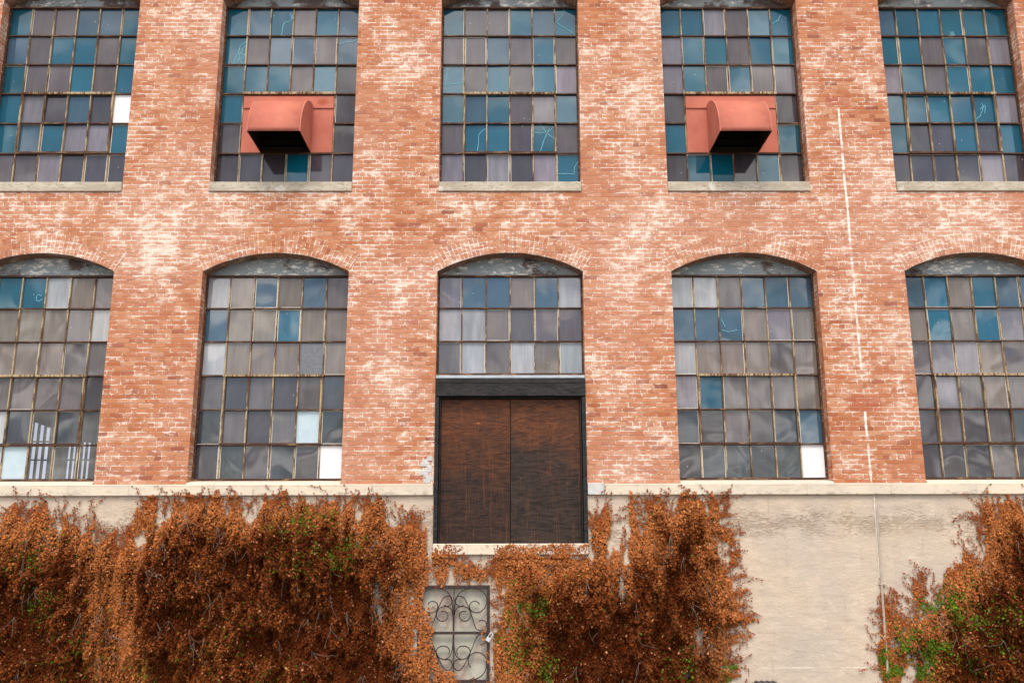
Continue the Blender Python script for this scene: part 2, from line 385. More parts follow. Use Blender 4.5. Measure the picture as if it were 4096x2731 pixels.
def mat_vent(name, dark=False):
    m, t = newmat(name); ob = t.obj()
    n = t.noise(ob, 3.2, 4, .6); f = t.noise(t.mapping(ob, (9, 9, 5)), 1, 5, .75)
    c = t.mix(t.smooth(n, .35, .68), (.45, .130, .086), (.51, .160, .104))
    c = t.mix(t.mul(t.smooth(t.noise(ob, 1.7, 4, .6), .55, .72), .5), c, (.54, .165, .085))
    vo = t.n('ShaderNodeTexVoronoi'); t.set(vo.inputs['Vector'], ob); vo.inputs['Scale'].default_value = 11
    vr = t.sep(vo.outputs['Color'])
    c = t.mix(t.mul(t.mul(t.smooth(vo.outputs['Distance'], .05, .11, 1., 0.), t.math('GREATER_THAN', vr[0], .86)), .7), c, (.75, .68, .66))
    c = t.mix(t.mul(t.smooth(f, .68, .76), .55), c, (.66, .48, .45))
    if dark:
        so = t.sep(ob); a = t.math('DIVIDE', t.sub(so[0], .62), .10); b_ = t.math('DIVIDE', t.sub(so[2], .985), .062)
        r2 = t.add(t.add(t.mul(a, a), t.mul(b_, b_)), t.mul(t.sub(t.noise(ob, 14, 4, .7), .5), 1.6))
        c = t.mix(t.smooth(r2, .1, 1.5, .85, 0.), c, (.36, .075, .025))
    dr = t.noise(t.mapping(ob, (26, 26, 1.6)), 1, 4, .7); c = t.mix(t.mul(t.smooth(dr, .60, .72), .35), c, (.33, .085, .05))
    t.out(c, .68, t.bump(n, .12, .02), spec=.25); return m
M['vent'] = mat_vent('salmon painted sheet metal')
M['vent_rust'] = mat_vent('salmon sheet metal with rust stain', True)
M['vent_in'] = mat_plain('shade dark vent metal', (.022, .016, .012), .7, .3, .5, 20)  # near black, the shade inside the hoods is put into this colour

def mat_wood(name, base, hi, black, zlo, zhi, seed):
    m, t = newmat(name); ob = t.obj(); so = t.sep(ob)
    g = t.noise(t.mapping(ob, (1.8, 3, 9), (seed, 0, 0)), 1, 7, .75, 3.0)
    g2 = t.noise(t.mapping(ob, (4, 3, 46), (seed, 1, 0)), 1, 4, .7, 2.2)
    vs = t.noise(t.mapping(ob, (38, 3, 1.6), (seed, 4, 0)), 1, 5, .7)
    bl = t.noise(t.mapping(ob, (1.2, 1, 1.1), (seed, 2, 0)), 1, 5, .65)
    c = t.mix(t.smooth(g, .38, .62), base, hi)
    c = t.mix(t.mul(t.smooth(g2, .48, .62), .55), c, tuple(x * .3 for x in base))
    w = t.add(t.lin(so[2], zhi, zlo, 0., 1.), t.mul(t.sub(bl, .5), 1.5))
    c = t.mix(t.mul(t.smooth(w, .16, .70), .92), c, t.mix(t.smooth(t.add(g, t.mul(g2, .3)), .55, .75), tuple(x * .55 for x in black), tuple(x * 2.4 for x in black)))
    c = t.mix(t.mul(t.smooth(vs, .54, .68), .40), c, tuple(min(1, x * 1.3) for x in hi))
    kn = t.n('ShaderNodeTexVoronoi'); t.set(kn.inputs['Vector'], t.mapping(ob, (2.1, .1, 3.2), (seed, 0, seed))); kn.inputs['Scale'].default_value = 1
    kr = t.sep(kn.outputs['Color'])
    c = t.mix(t.mul(t.mul(t.smooth(kn.outputs['Distance'], .03, .085, 1., 0.), t.math('GREATER_THAN', kr[0], .72)), .8), c, tuple(min(1, x * 2.2) for x in hi))
    t.out(c, t.add(.42, t.mul(g, .3)), t.bump(t.add(g, g2), .45, .008), spec=.3); return m
M['leaf_wood'] = mat_wood('russet stained plywood', (.060, .016, .005), (.150, .046, .013), (.016, .0082, .0050), 2.4, 4.85, 2.0)
M['leaf_wood2'] = mat_wood('blackened weathered plywood', (.060, .016, .005), (.150, .048, .015), (.016, .0105, .0078), 2.8, 4.85, 5.3)
M['black_wood'] = mat_wood('charred grey timber', (.005, .0045, .004), (.034, .029, .027), (.02, .017, .016), -9, -8, 8.1)

M['flash'] = mat_plain('galvanised flashing', (.40, .43, .46), .45, .5, .12, 6, .3)
M['iron'] = mat_plain('dark brown iron', (.040, .024, .022), .6, .4, .3, 22)
M['pipe'] = mat_plain('beige painted conduit', (.42, .345, .27), .55, .4, .10, 9)
M['caulk'] = mat_plain('white caulk', (.70, .64, .55), .8, .3, .1, 25)
M['steel'] = mat_plain('pale padlock metal', (.66, .64, .66), .35, .5, .12, 40, .35)
M['binplastic'] = mat_plain('dark grey plastic', (.035, .03, .036), .5, .4, .2, 9)

def mat_backing():
    m, t = newmat('mildewed pale board'); ob = t.obj()
    a = t.noise(t.mapping(ob, (3.5, 3, 2)), 1, 5, .65); b = t.noise(t.mapping(ob, (30, 3, 4)), 1, 4, .7); v = t.noise(t.mapping(ob, (12, 3, 12)), 1, 5, .7)
    c = t.mix(t.smooth(a, .36, .64), (.46, .45, .36), (.48, .37, .30))
    c = t.mix(t.mul(t.smooth(b, .5, .7), .45), c, (.58, .54, .46))
    c = t.mix(t.mul(t.smooth(v, .56, .7), .4), c, (.20, .18, .14))
    t.out(c, .8, t.bump(b, .3, .004), spec=.25); return m
M['backing'] = mat_backing()

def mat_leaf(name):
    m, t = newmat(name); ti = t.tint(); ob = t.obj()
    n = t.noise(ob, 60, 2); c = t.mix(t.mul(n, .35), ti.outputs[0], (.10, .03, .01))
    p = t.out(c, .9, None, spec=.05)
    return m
M['leaf'] = mat_leaf('ivy leaves')
M['stem'] = mat_plain('brown vine stems', (.11, .05, .026), .9, .2, .4, 20)
M['twig'] = mat_plain('grey dead twigs', (.17, .125, .095), .9, .2, .3, 20)
def mat_ground():
    m, t = newmat('worn asphalt yard'); ob = t.obj(); n = t.noise(ob, 3, 6, .7); n2 = t.noise(ob, 60, 3, .7)
    c = t.mix(t.smooth(t.add(n, t.mul(t.sub(n2, .5), .6)), .35, .65), (.09, .082, .075), (.17, .155, .14))
    t.out(c, .95, t.bump(n2, .5, .01), spec=.2); return m
M['ground'] = mat_ground()

M['dark_room'] = mat_plain('dim interior wall', (.16, .14, .125), .9, .2, .2, 2)
M['inner_bar'] = mat_plain('dark window bars', (.03, .028, .05), .6, .3, .2, 20)
def mat_daylight():
    m, t = newmat('daylit frosted glass'); ob = t.obj(); n = t.noise(ob, 1.6, 3, .5)
    e = t.n('ShaderNodeEmission'); t.set(e.inputs[0], t.mix(n, (.30, .32, .40), (.48, .50, .56))); e.inputs[1].default_value = .85
    o = t.n('ShaderNodeOutputMaterial'); t.t.links.new(e.outputs[0], o.inputs[0]); return m
M['daylight'] = mat_daylight()
def mat_clear():
    m, t = newmat('clear old glass'); uv = t.uv()
    tr = t.n('ShaderNodeBsdfTransparent'); tr.inputs[0].default_value = (.80, .82, .84, 1)
    gl = t.n('ShaderNodeBsdfGlossy'); gl.inputs['Roughness'].default_value = .02
    df = t.n('ShaderNodeBsdfDiffuse'); df.inputs[0].default_value = (.22, .21, .20, 1)
    m1 = t.n('ShaderNodeMixShader'); st = t.noise(t.mapping(uv, (8, 1.2, 1)), 1, 3); t.set(m1.inputs[0], t.lin(st, .3, .7, .12, .40)); t.t.links.new(tr.outputs[0], m1.inputs[1]); t.t.links.new(df.outputs[0], m1.inputs[2])
    m2 = t.n('ShaderNodeMixShader'); m2.inputs[0].default_value = .06; t.t.links.new(m1.outputs[0], m2.inputs[1]); t.t.links.new(gl.outputs[0], m2.inputs[2])
    o = t.n('ShaderNodeOutputMaterial'); t.t.links.new(m2.outputs[0], o.inputs[0]); return m
M['clear'] = mat_clear()
# ------------------------------------------------------------------ arch maths
def arc_z(x, spring): return spring - (RAD - RISE) + math.sqrt(max(0., RAD**2 - x * x))
THA = math.asin(HW / RAD)
def arc_pt(th, r, cx, spring): return (cx + r * math.sin(th), spring - (RAD - RISE) + r * math.cos(th))
NA = 28

# ------------------------------------------------------------------ building
bld = empty('factory_building', (0, 0, 0), 'old two storey red brick factory with tall arched grid windows above a cream plastered base', 'building')

def wall():
    w = MB(); D = .42
    edges = []
    for i in range(-2, 3): edges += [i * P - HW, i * P + HW]
    xs = [XL] + edges + [XR]
    for k in range(0, len(xs), 2):                       # piers
        a, b = xs[k], xs[k + 1]
        w.poly([(a, 0, BAND_T), (b, 0, BAND_T), (b, 0, TOP), (a, 0, TOP)])
    for i in range(-2, 3):
        cx = i * P
        for spring, ztop in ((SPR_L, SILL_B), (SPR_U, TOP)):
            for s in range(NA):
                t0 = -THA + 2 * THA * s / NA; t1 = -THA + 2 * THA * (s + 1) / NA
                x0, z0 = arc_pt(t0, RAD, cx, spring); x1, z1 = arc_pt(t1, RAD, cx, spring)
                w.poly([(x0, 0, z0), (x1, 0, z1), (x1, 0, ztop), (x0, 0, ztop)])
                s0, s1 = RAD * t0, RAD * t1
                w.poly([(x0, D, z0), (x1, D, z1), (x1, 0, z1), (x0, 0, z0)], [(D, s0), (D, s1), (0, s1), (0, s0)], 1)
        for lo, hi in ((BAND_T if i else DOOR_B, SPR_L), (SILL_B, SPR_U)):
            for sgn in (-1, 1):
                x = cx + sgn * HW; a = [(x, 0, lo), (x, D, lo), (x, D, hi), (x, 0, hi)]
                if sgn > 0: a = a[::-1]
                w.poly(a, [(p[1] + .05 * i, p[2]) for p in a])
        w.poly([(cx - HW, D, SILL_B), (cx + HW, D, SILL_B), (cx + HW, 0, SILL_B), (cx - HW, 0, SILL_B)], [(cx-HW, D), (cx+HW, D), (cx+HW, 0), (cx-HW, 0)])
    # ends, top and back of the masonry
    w.poly([(XL, D, BAND_T), (XL, 0, BAND_T), (XL, 0, TOP), (XL, D, TOP)], [(D, BAND_T), (0, BAND_T), (0, TOP), (D, TOP)])
    w.poly([(XR, 0, BAND_T), (XR, D, BAND_T), (XR, D, TOP), (XR, 0, TOP)], [(0, BAND_T), (D, BAND_T), (D, TOP), (0, TOP)])
    w.poly([(XL, 0, TOP), (XR, 0, TOP), (XR, D, TOP), (XL, D, TOP)])
    o = w.build('brick_wall', [M['brick'], M['soffit']], bld)
    # everything behind the facade
    b = MB(); b.box(XL, XR, 3.2, 14, 0, TOP - .02); b.box(XL, XR, D + .02, 3.2, TOP - .5, TOP - .02); b.box(XL, XL + .3, D + .02, 3.2, 0, TOP - .5); b.box(XR - .3, XR, D + .02, 3.2, 0, TOP - .5)
    b.build('building_body', M['dark_room'], bld)
    # two tall barred windows in the far inner wall, daylight behind them
    for x0, x1, z0, za, zb in ((-9.17, -8.58, 3.2, 4.78, 4.56), (-8.25, -7.80, 3.2, 4.34, 4.30)):
        f = MB(); y0, y1 = 2.08, 2.14; n = 5
        for k in range(n + 1):
            x = x0 + (x1 - x0) * k / n; zt = za + (zb - za) * k / n; f.box(x - .014, x + .014, y0, y1, z0, zt)
        for zz in (3.62, 3.98, 4.32):
            if zz < min(za, zb): f.box(x0, x1, y0 + .01, y1 - .01, zz - .013, zz + .013)
        iw = f.build('inner_window', M['inner_bar'], bld, 'dark barred inner window with white daylight behind')
        g = MB(); g.poly([(x0, 2.16, z0), (x1, 2.16, z0), (x1, 2.16, zb), (x0, 2.16, za)]); g.build('daylit_pane', M['daylight'], iw)
wall()

def arch(cx, spring):
    w = MB(); y = -.005; ri, ro = RAD + .0005, RAD + RING
    for s in range(NA):
        t0 = -THA + 2 * THA * s / NA; t1 = -THA + 2 * THA * (s + 1) / NA
        a, b = arc_pt(t0, ri, cx, spring), arc_pt(t1, ri, cx, spring); c, d = arc_pt(t1, ro, cx, spring), arc_pt(t0, ro, cx, spring)
        rm = RAD + RING / 2; s0, s1 = rm * t0 + .03, rm * t1 + .03
        w.poly([(a[0], y, a[1]), (b[0], y, b[1]), (c[0], y, c[1]), (d[0], y, d[1])], [(0, s0), (0, s1), (RING, s1), (RING, s0)])
        w.poly([(d[0], y, d[1]), (c[0], y, c[1]), (c[0], .02, c[1]), (d[0], .02, d[1])], [(RING, s0), (RING, s1), (RING + .02, s1), (RING + .02, s0)])
        w.poly([(a[0], .02, a[1]), (b[0], .02, b[1]), (b[0], y, b[1]), (a[0], y, a[1])], [(0, s0), (0, s1), (.02, s1), (.02, s0)])
    for th, sg in ((-THA, -1), (THA, 1)):
        a, d = arc_pt(th, ri, cx, spring), arc_pt(th, ro, cx, spring)
        q = [(a[0], .02, a[1]), (a[0], y, a[1]), (d[0], y, d[1]), (d[0], .02, d[1])]
        w.poly(q if sg < 0 else q[::-1], [(0, 0), (.02, 0), (.02, RING), (0, RING)])
    return w.build('brick_arch', M['ring'], bld)
for i in range(-2, 3):
    arch(i * P, SPR_L); arch(i * P, SPR_U)

# plastered base with openings for the loading door and the grille
def base():
    w = MB(); y = .012; D = .42
    def rect(x0, x1, z0, z1): w.poly([(x0, y, z0), (x1, y, z0), (x1, y, z1), (x0, y, z1)])
    rect(XL, GX0, 0, BAND_B); rect(GX1, XR, 0, 2.26)
    rect(GX0, GX1, 0, GZ0); rect(GX0, -HW, GZ1, BAND_B); rect(-HW, GX1, GZ1, 2.26); rect(HW, XR, 2.26, BAND_B)
    for x0, x1, z0, z1 in ((GX0, GX1, GZ0, GZ1),):
        w.poly([(x0, y, z0), (x0, D, z0), (x0, D, z1), (x0, y, z1)], [(0, z0), (D, z0), (D, z1), (0, z1)])
        w.poly([(x1, D, z0), (x1, y, z0), (x1, y, z1), (x1, D, z1)], [(D, z0), (0, z0), (0, z1), (D, z1)])
        w.poly([(x0, y, z0), (x1, y, z0), (x1, D, z0), (x0, D, z0)]); w.poly([(x0, D, z1), (x1, D, z1), (x1, y, z1), (x0, y, z1)])
    for x, sg in ((-HW, -1), (HW, 1)):
        q = [(x, y, 2.26), (x, D, 2.26), (x, D, BAND_B), (x, y, BAND_B)]
        w.poly(q if sg < 0 else q[::-1])
    w.build('plaster_base', M['plaster'], bld)
base()

def ledge(x0, x1):
    w = MB(); w.box(x0, x1, -.045, .10, BAND_B, BAND_T - .006, cham=.012)
    return w.build('ledge', M['ledge'], bld)
ledge(XL, -HW - .006); ledge(HW + .27, XR)
w = MB(); w.box(HW + .004, HW + .268, -.04, .10, BAND_B + .004, BAND_T + .004, cham=.01); w.build('cement_patch', M['patch'], bld, 'grey cement repair at the end of the cream ledge')
w = MB()
for k in range(9):
    zc = 3.44 + k * .045; xc = -1.36 + .05 * math.sin(k * 1.7); hw = .055 + .02 * math.sin(k * 2.3)
    w.box(xc - hw, min(xc + hw, -HW - .01), -.006 - .001 * k, .01, zc - .04, zc + .03)
w.build('mortar_smear', M['patch'], bld, 'grey mortar smear on brick beside the door')

# ------------------------------------------------------------------ windows
PAL = {'T': (.004, .078, .122), 'B': (.036, .078, .115), 'G': (.092, .076, .078), 'L': (.165, .148, .168), 'D': (.048, .042, .049), 'P': (.29, .295, .305), 'Q': (.001, .078, .130), 'C': (.40, .52, .57), 'g': (.160, .130, .110), 'b': (.040, .047, .056), 'c': (.1, .1, .1), 'M': (.115, .10, .10)}
UP = {-2: ['TGGBBT', 'BGTTGT', 'TGGTGT', 'TLDBDW', 'TBTLLT', 'GDLDDD'],
      -1: ['TBTGTB', 'TGBBGB', 'TTTGTD', 'TvvvvD', 'DvvvvD', 'DDDTDD'],
       0: ['TGGTBT', 'GGBGTG', 'TGTGTL', 'TBTGLT', 'GTTDTG', 'LDLDLT'],
       1: ['TTLGTT', 'LTTGTT', 'LTGTGL', 'DvvvvD', 'TvvvvT', 'DTTDTD'],
       2: ['BTTTTT', 'TTGTGL', 'LTGTTT', 'TTTTTL', 'TDDTDT', 'DDDDLD']}
LO = {-2: ['TTTPgG', 'ggggGP', 'ggggGM', 'gMGGMD', 'PPbcbc', 'PPCccc'],
      -1: ['PgBgBG', 'BggQgg', 'PgggZg', 'MDMDMb', 'bMDMCb', 'DbDbDW'],
       0: ['LBBgBP', 'PPgGGG', 'MPGPgP'],
       1: ['PPGBBB', 'BBBgLg', 'PgggGg', 'LQMGMg', 'bDMDbB', 'DbbbbW'],
       2: ['BQgQBB', 'gQgQLg', 'GLLgGg', 'DLMgGg', 'DGDGbD', 'DDDMDD']}
CRACKS = {('U', -1): [[(2.5, .95), (2.53, .62), (2.62, .5), (2.8, .48), (2.95, .38)], [(2.95, .38), (2.88, .3), (2.82, .18)], [(2.95, .38), (2.93, .2)],
                      [(.45, 1.97), (.5, 1.75), (.62, 1.62), (.8, 1.6), (.95, 1.7)], [(.68, 1.83), (.5, 1.97)], [(.68, 1.83), (.9, 1.97)], [(.68, 1.83), (.96, 1.7)], [(.68, 1.83), (.66, 1.5), (.72, 1.32), (.85, 1.25), (.98, 1.15)], [(.68, 1.83), (.52, 1.72)], [(.74, 1.6), (.85, 1.4), (.96, 1.28)],
                      [(5.05, 1.27), (5.4, 1.2), (5.7, 1.17), (5.93, 1.05)]],
          ('U', 0): [[(5.42, .05), (5.3, .3), (5.05, .5), (5.5, .72), (5.93, .95)], [(.3, 2.05), (.2, 2.5), (.1, 2.95)], [(.12, 2.68), (.5, 2.66), (.95, 2.6)],
                     [(1.6, 4.95), (1.65, 4.6), (1.65, 4.35), (1.95, 4.15)], [(4.6, 4.3), (4.3, 4.02)], [(4.6, 4.3), (4.9, 4.12)], [(4.6, 4.3), (4.92, 4.5)], [(4.6, 4.3), (4.4, 4.7), (4.32, 4.9)], [(4.6, 4.3), (4.05, 4.28)], [(4.6, 4.3), (4.72, 4.15)],
                     [(5.05, 5.65), (5.75, 5.65), (5.78, 5.4), (5.95, 5.25)], [(5.1, 5.93), (5.5, 5.95), (5.9, 5.9)]],
          ('U', 1): [[(5.1, .55), (5.3, .46), (5.5, .25)], [(5.15, .52), (5.38, .44), (5.53, .2)]],
          ('U', 2): [[(4.1, 3.85), (4.3, 3.7), (4.45, 3.45), (4.4, 3.3)], [(4.3, 3.5), (4.55, 3.35), (4.48, 3.65)], [(3.4, .93), (3.5, .82)], [(3.5, .93), (3.55, .83)], [(3.6, .92), (3.5, .95), (3.38, .82)]],
          ('L', -2): [[(2.72 + .13 * math.cos(a * .7), .66 + .1 * math.sin(a * .7)) for a in range(9)]],
          ('L', 1): [[(2.1, 1.65), (2.4, 1.72), (2.75, 1.66)], [(2.1, 1.3), (2.25, 1.55)]]}

def bar_box(w, x0, x1, z0, z1, y0, y1, m): w.box(x0, x1, y0, y1, z0, z1, m)

def pane_window(i, kind):
    cx = i * P; up = kind == 'U'
    rows = UP[i] if up else LO[i]; nr = len(rows)
    ztop = 12.156 if up else 6.974; ph = .582 if up else .585
    zbot = ztop - ph * nr; x0 = cx - 3 * COLW
    spring = SPR_U if up else SPR_L
    vent = any('v' in r for r in rows); sash = nr == 6 and not vent
    fw = .0098
    # frame: perimeter and glazing bars in one lattice mesh
    f = MB(); ya, yb = GY - .035, GY + .02
    f.box(x0 - .004, x0 + .03, ya - .02, yb, zbot, ztop, 1); f.box(x0 + 6 * COLW - .03, x0 + 6 * COLW + .004, ya - .02, yb, zbot, ztop, 1)
    f.box(x0 + .03, x0 + 6 * COLW - .03, ya - .015, yb, ztop - .026, ztop + .004, 1); f.box(x0 + .03, x0 + 6 * COLW - .03, ya - .015, yb, zbot, zbot + .03, 1)
    def in_sash(c, r): return (sash or vent) and 1 <= c <= 4 and 3 <= r <= 4
    for c in range(1, 6):
        x = x0 + c * COLW
        for r in range(nr):
            if (sash or vent) and 3 <= r <= 4 and 2 <= c <= 4: continue
            za = ztop - ph * (r + 1) + (.012 if r < nr - 1 else .03); zb = ztop - ph * r - (.012 if r else .026)
            f.box(x - fw, x + fw, ya + .004, yb, za, zb, 0)
    for r in range(1, nr):
        z = ztop - ph * r
        for c in range(6):
            if vent and 1 <= c <= 4 and r == 4: continue
            if sash and 1 <= c <= 4 and r == 4: continue
            f.box(x0 + c * COLW + (.03 if c == 0 else 0), x0 + (c + 1) * COLW - (.03 if c == 5 else 0), ya - .002, yb + .001, z - .0115, z + .0115, 1)
    fr = f.build('window', [M['frame'], M['frame_dark']], bld)
    # panes
    g = MB(); rr = random.Random(100 * i + (7 if up else 3))
    for r, line in enumerate(rows):
        for c, ch in enumerate(line):
            if ch in 'vWCZ': continue
            col = PAL[ch]; j = rr.uniform(.86, 1.16); tj = [rr.uniform(.97, 1.03) for _ in range(3)]
            col = tuple(min(.9, a * j * b) for a, b in zip(col, tj))
            a0, a1 = x0 + c * COLW + .004, x0 + (c + 1) * COLW - .004; b1, b0 = ztop - ph * r - .004, ztop - ph * (r + 1) + .004
            ty = rr.gauss(0, .0028); tx = rr.gauss(0, .0022); ou, ov = rr.uniform(0, 40), rr.uniform(0, 40)
            Y = lambda sx, sz: GY + ty * sz + tx * sx
            pts = [(a0, Y(-1, -1), b0), (a1, Y(1, -1), b0), (a1, Y(1, 1), b1), (a0, Y(-1, 1), b1)]
            g.poly(pts, [(p[0] + ou, p[2] + ov) for p in pts], 3 if ch == 'c' else 0, (*col, .30 if up else 1.))
            if rr.random() < .50:                                     # white putty showing along some edges
                e = .006 + .006 * rr.random(); yf = GY - .008; q = fw + .002
                sides = [s for s in range(4) if rr.random() < .55]
                for s in sides:
                    if s == 0: g.box(a0 + q, a1 - q, yf, GY - .005, b0 + q, b0 + q + e, 1)
                    if s == 1: g.box(a1 - q - e, a1 - q, yf, GY - .005, b0 + q, b1 - q, 1)
                    if s == 2: g.box(a0 + q, a1 - q, yf, GY - .005, b1 - q - e, b1 - q, 1)
                    if s == 3: g.box(a0 + q, a0 + q + e, yf, GY - .005, b0 + q, b1 - q, 1)
    for pl in CRACKS.get((kind, i), []):
        # smooth and roughen each crack line
        pts = []
        for a, b in zip(pl[:-1], pl[1:]):
            for k in range(4):
                s_ = k / 4; pts.append((x0 + (a[0] + (b[0] - a[0]) * s_ + rr.gauss(0, .008)) * COLW, ztop - (a[1] + (b[1] - a[1]) * s_ + rr.gauss(0, .008)) * ph))
        pts.append((x0 + pl[-1][0] * COLW, ztop - pl[-1][1] * ph))
        g.flatbar(pts, GY - .008, GY - .001, .0085, 2)
    g.build('panes', [M['glass'], M['putty'], M['crack'], M['clear']], fr)
    for r, line in enumerate(rows):
        for c, ch in enumerate(line):
            if ch in 'WCZ':
                w = MB(); a0, a1 = x0 + c * COLW + .005, x0 + (c + 1) * COLW - .005; b1, b0 = ztop - ph * r - .005, ztop - ph * (r + 1) + .005
                yy = GY - .004 if ch != 'Z' else GY - .012
                w.box(a0, a1, yy, GY + .012, b0, b1 - (.015 if ch == 'Z' else 0))
                w.build('blank_panel', {'W': M['blank'], 'C': M['pale_board'], 'Z': M['spotted']}[ch], fr, {'W': 'white opaque panel in place of a pane', 'C': 'pale blue green opaque panel in place of a pane', 'Z': 'grey scratched sheet in place of a pane'}[ch])
    # pivot sash in the middle four columns
    if sash:
        s = MB(); xa, xb = x0 + COLW, x0 + 5 * COLW; zb, za = ztop - 3 * ph, ztop - 5 * ph; y0, y1 = GY - .062, GY - .012
        s.box(xa - .016, xb + .016, y0 - .01, y1, zb - .022, zb + .016, 0); s.box(xa, xb, y0, y1, za - .012, za + .028, 1)
        s.box(xa, xa + .026, y0, y1, za + .028, zb - .022, 0); s.box(xb - .026, xb, y0, y1, za + .028, zb - .022, 0)
        for c in range(2, 5):
            for r_ in (3, 4):
                s.box(x0 + c * COLW - fw, x0 + c * COLW + fw, GY - .045, GY - .003, ztop - ph * (r_ + 1) + (.028 if r_ == 4 else .0115), ztop - ph * r_ - (.022 if r_ == 3 else .0115), 0)
        s.box(xa + .026, xb - .026, GY - .048, GY - .003, ztop - 4 * ph - .0115, ztop - 4 * ph + .0115, 1)
        s.build('pivot_sash', [M['frame'], M['frame_dark']], fr)
    if vent:
        s = MB(); xa, xb = x0 + COLW, x0 + 5 * COLW; zb = ztop - 3 * ph
        s.box(xa - .016, xb + .016, GY - .075, GY - .012, zb - .022, zb + .018, 0)
        s.build('drip_rail', M['frame'], fr)
    # painted panel filling the arch head
    tmb = MB(); yt = GY - .004; N = 24
    for k in range(N):
        xa = -HW + 2 * HW * k / N; xb = -HW + 2 * HW * (k + 1) / N
        tmb.poly([(cx + xa, yt, ztop + .004), (cx + xb, yt, ztop + .004), (cx + xb, yt, arc_z(xb, spring)), (cx + xa, yt, arc_z(xa, spring))])
    for k in range(13):
        tmb.box(cx - 1.15 + k * .192 - .007, cx - 1.15 + k * .192 + .007, yt - .006, yt + .001, ztop + .012, ztop + .026)
    tmb.build('arch_panel', M['tymp_up'] if up else M['tymp'], fr)
    if up:
        w = MB(); w.box(cx - HW + .004, cx + HW - .004, -.028, GY + .05, SILL_B + .004, SILL_T, cham=.01)
        w.poly([(cx - HW, .0, SILL_T + .002), (cx + HW, .0, SILL_T + .002), (cx + HW, GY, zbot + .004), (cx - HW, GY, zbot + .004)])
        w.build('sill', M['sill'], fr)
    elif nr == 6:
        w = MB(); z1 = zbot + .004
        a = [(cx - HW + .002, -.03, BAND_T - .004), (cx + HW - .002, -.03, BAND_T - .004), (cx + HW - .002, -.012, BAND_T + .022), (cx - HW + .002, -.012, BAND_T + .022)]
        w.poly(a); b = [(cx - HW + .002, -.012, BAND_T + .022), (cx + HW - .002, -.012, BAND_T + .022), (cx + HW - .002, GY + .03, z1), (cx - HW + .002, GY + .03, z1)]
        w.poly(b); w.build('sill', M['ledge'], fr)
    return fr
for i in range(-2, 3):
    pane_window(i, 'U'); pane_window(i, 'L')

# ------------------------------------------------------------------ loading door
def board(w, x0, x1, y0, y1, z0, z1, m=0): w.box(x0, x1, y0, y1, z0, z1, m, cham=.004)
d = MB()
board(d, -1.244, -1.178, -.02, .22, DOOR_B, 4.812); board(d, 1.178, 1.244, -.02, .22, DOOR_B, 4.812)
board(d, -1.172, -1.150, .045, .21, DOOR_B + .012, 4.79); board(d, 1.150, 1.172, .045, .21, DOOR_B + .012, 4.79); board(d, -1.172, 1.172, .04, .21, 4.792, 4.812)
door = d.build('loading_door', M['black_wood'], bld, 'wide boarded up loading door of dark stained wood')
l = MB(); board(l, -1.244, 1.244, -.035, .22, 4.822, 5.032); board(l, -1.242, 1.242, -.026, .22, 5.037, 5.118); l.build('lintel', M['black_wood'], door, 'two charred grey timber beams over the door')
f = MB(); f.box(-1.238, 1.238, -.018, .24, 5.122, 5.172, cham=.005)
for k in range(12): f.box(-1.14 + k * .207 - .006, -1.14 + k * .207 + .006, -.023, -.015, 5.142, 5.154)
f.build('flashing', M['flash'], door)
s1 = MB(); s1.box(-1.238, 1.238, .02, .24, 5.175, 5.213); s1.build('window_rail', M['frame_dark'], door)
def leafdoor(x0, x1, cuts, mat, name, label):
    b = MB(); zs = [DOOR_B + .004] + cuts + [4.788]
    for k in range(len(zs) - 1):
        b.box(x0, x1, .115 + .001 * ((k * 7) % 3), .17, zs[k] + .0008, zs[k + 1] - .0008, cham=.0012)
    return b.build(name, mat, door, label)
leafdoor(-1.148, -.008, [2.70, 3.27, 3.72, 3.87, 4.18], M['leaf_wood'], 'door_leaf', 'left door leaf of russet brown plywood sheets')
leafdoor(.004, 1.148, [3.24, 3.62, 3.915, 4.22], M['leaf_wood2'], 'door_leaf', 'right door leaf, blackened and weathered below')
b = MB(); b.box(-.02, .016, .17, .185, DOOR_B, 4.79); b.build('backing_strip', M['vent_in'], door)
b = MB(); b.box(-1.24, 1.24, -.05, .25, 2.264, DOOR_B - .004, cham=.012); b.build('doorstep', M['ledge'], door)

# ------------------------------------------------------------------ iron grille over the low opening
gt = MB(); yo0, yo1 = -.03, .012
def gbar(x0, x1, z0, z1): gt.box(x0, x1, yo0, yo1, z0, z1, cham=.004)
gbar(GX0, GX1, GZ1 - .042, GZ1); gbar(GX0, GX1, GZ0, GZ0 + .042)
gbar(GX0, GX0 + .045, GZ0 + .042, GZ1 - .042); gbar(GX1 - .045, GX1, GZ0 + .042, GZ1 - .042)
gbar(GX0 + .045, GX1 - .045, 1.06, 1.10)
gt.box(-.904, -.89, yo0 + .008, yo1, GZ0 + .042, 1.06); gt.box(-.904, -.89, yo0 + .008, yo1, 1.10, GZ1 - .042)
gt.tube([(-.40, -.035, 1.082), (-.28, -.035, 1.082)], .009, 6)
grille = gt.build('security_grille', M['iron'], bld, 'dark iron grille with scrollwork over a low opening')
def spline(pts, n=7):
    out = []
    for k in range(len(pts) - 1):
        p0 = pts[max(k - 1, 0)]; p1 = pts[k]; p2 = pts[k + 1]; p3 = pts[min(k + 2, len(pts) - 1)]
        for s in range(n):
            t_ = s / n
            out.append(tuple(.5 * ((2 * p1[a]) + (-p0[a] + p2[a]) * t_ + (2 * p0[a] - 5 * p1[a] + 4 * p2[a] - p3[a]) * t_**2 + (-p0[a] + 3 * p1[a] - 3 * p2[a] + p3[a]) * t_**3) for a in (0, 1)))
    return out + [pts[-1]]
SX, SZ = .9245 / 538, 1.43 / 880
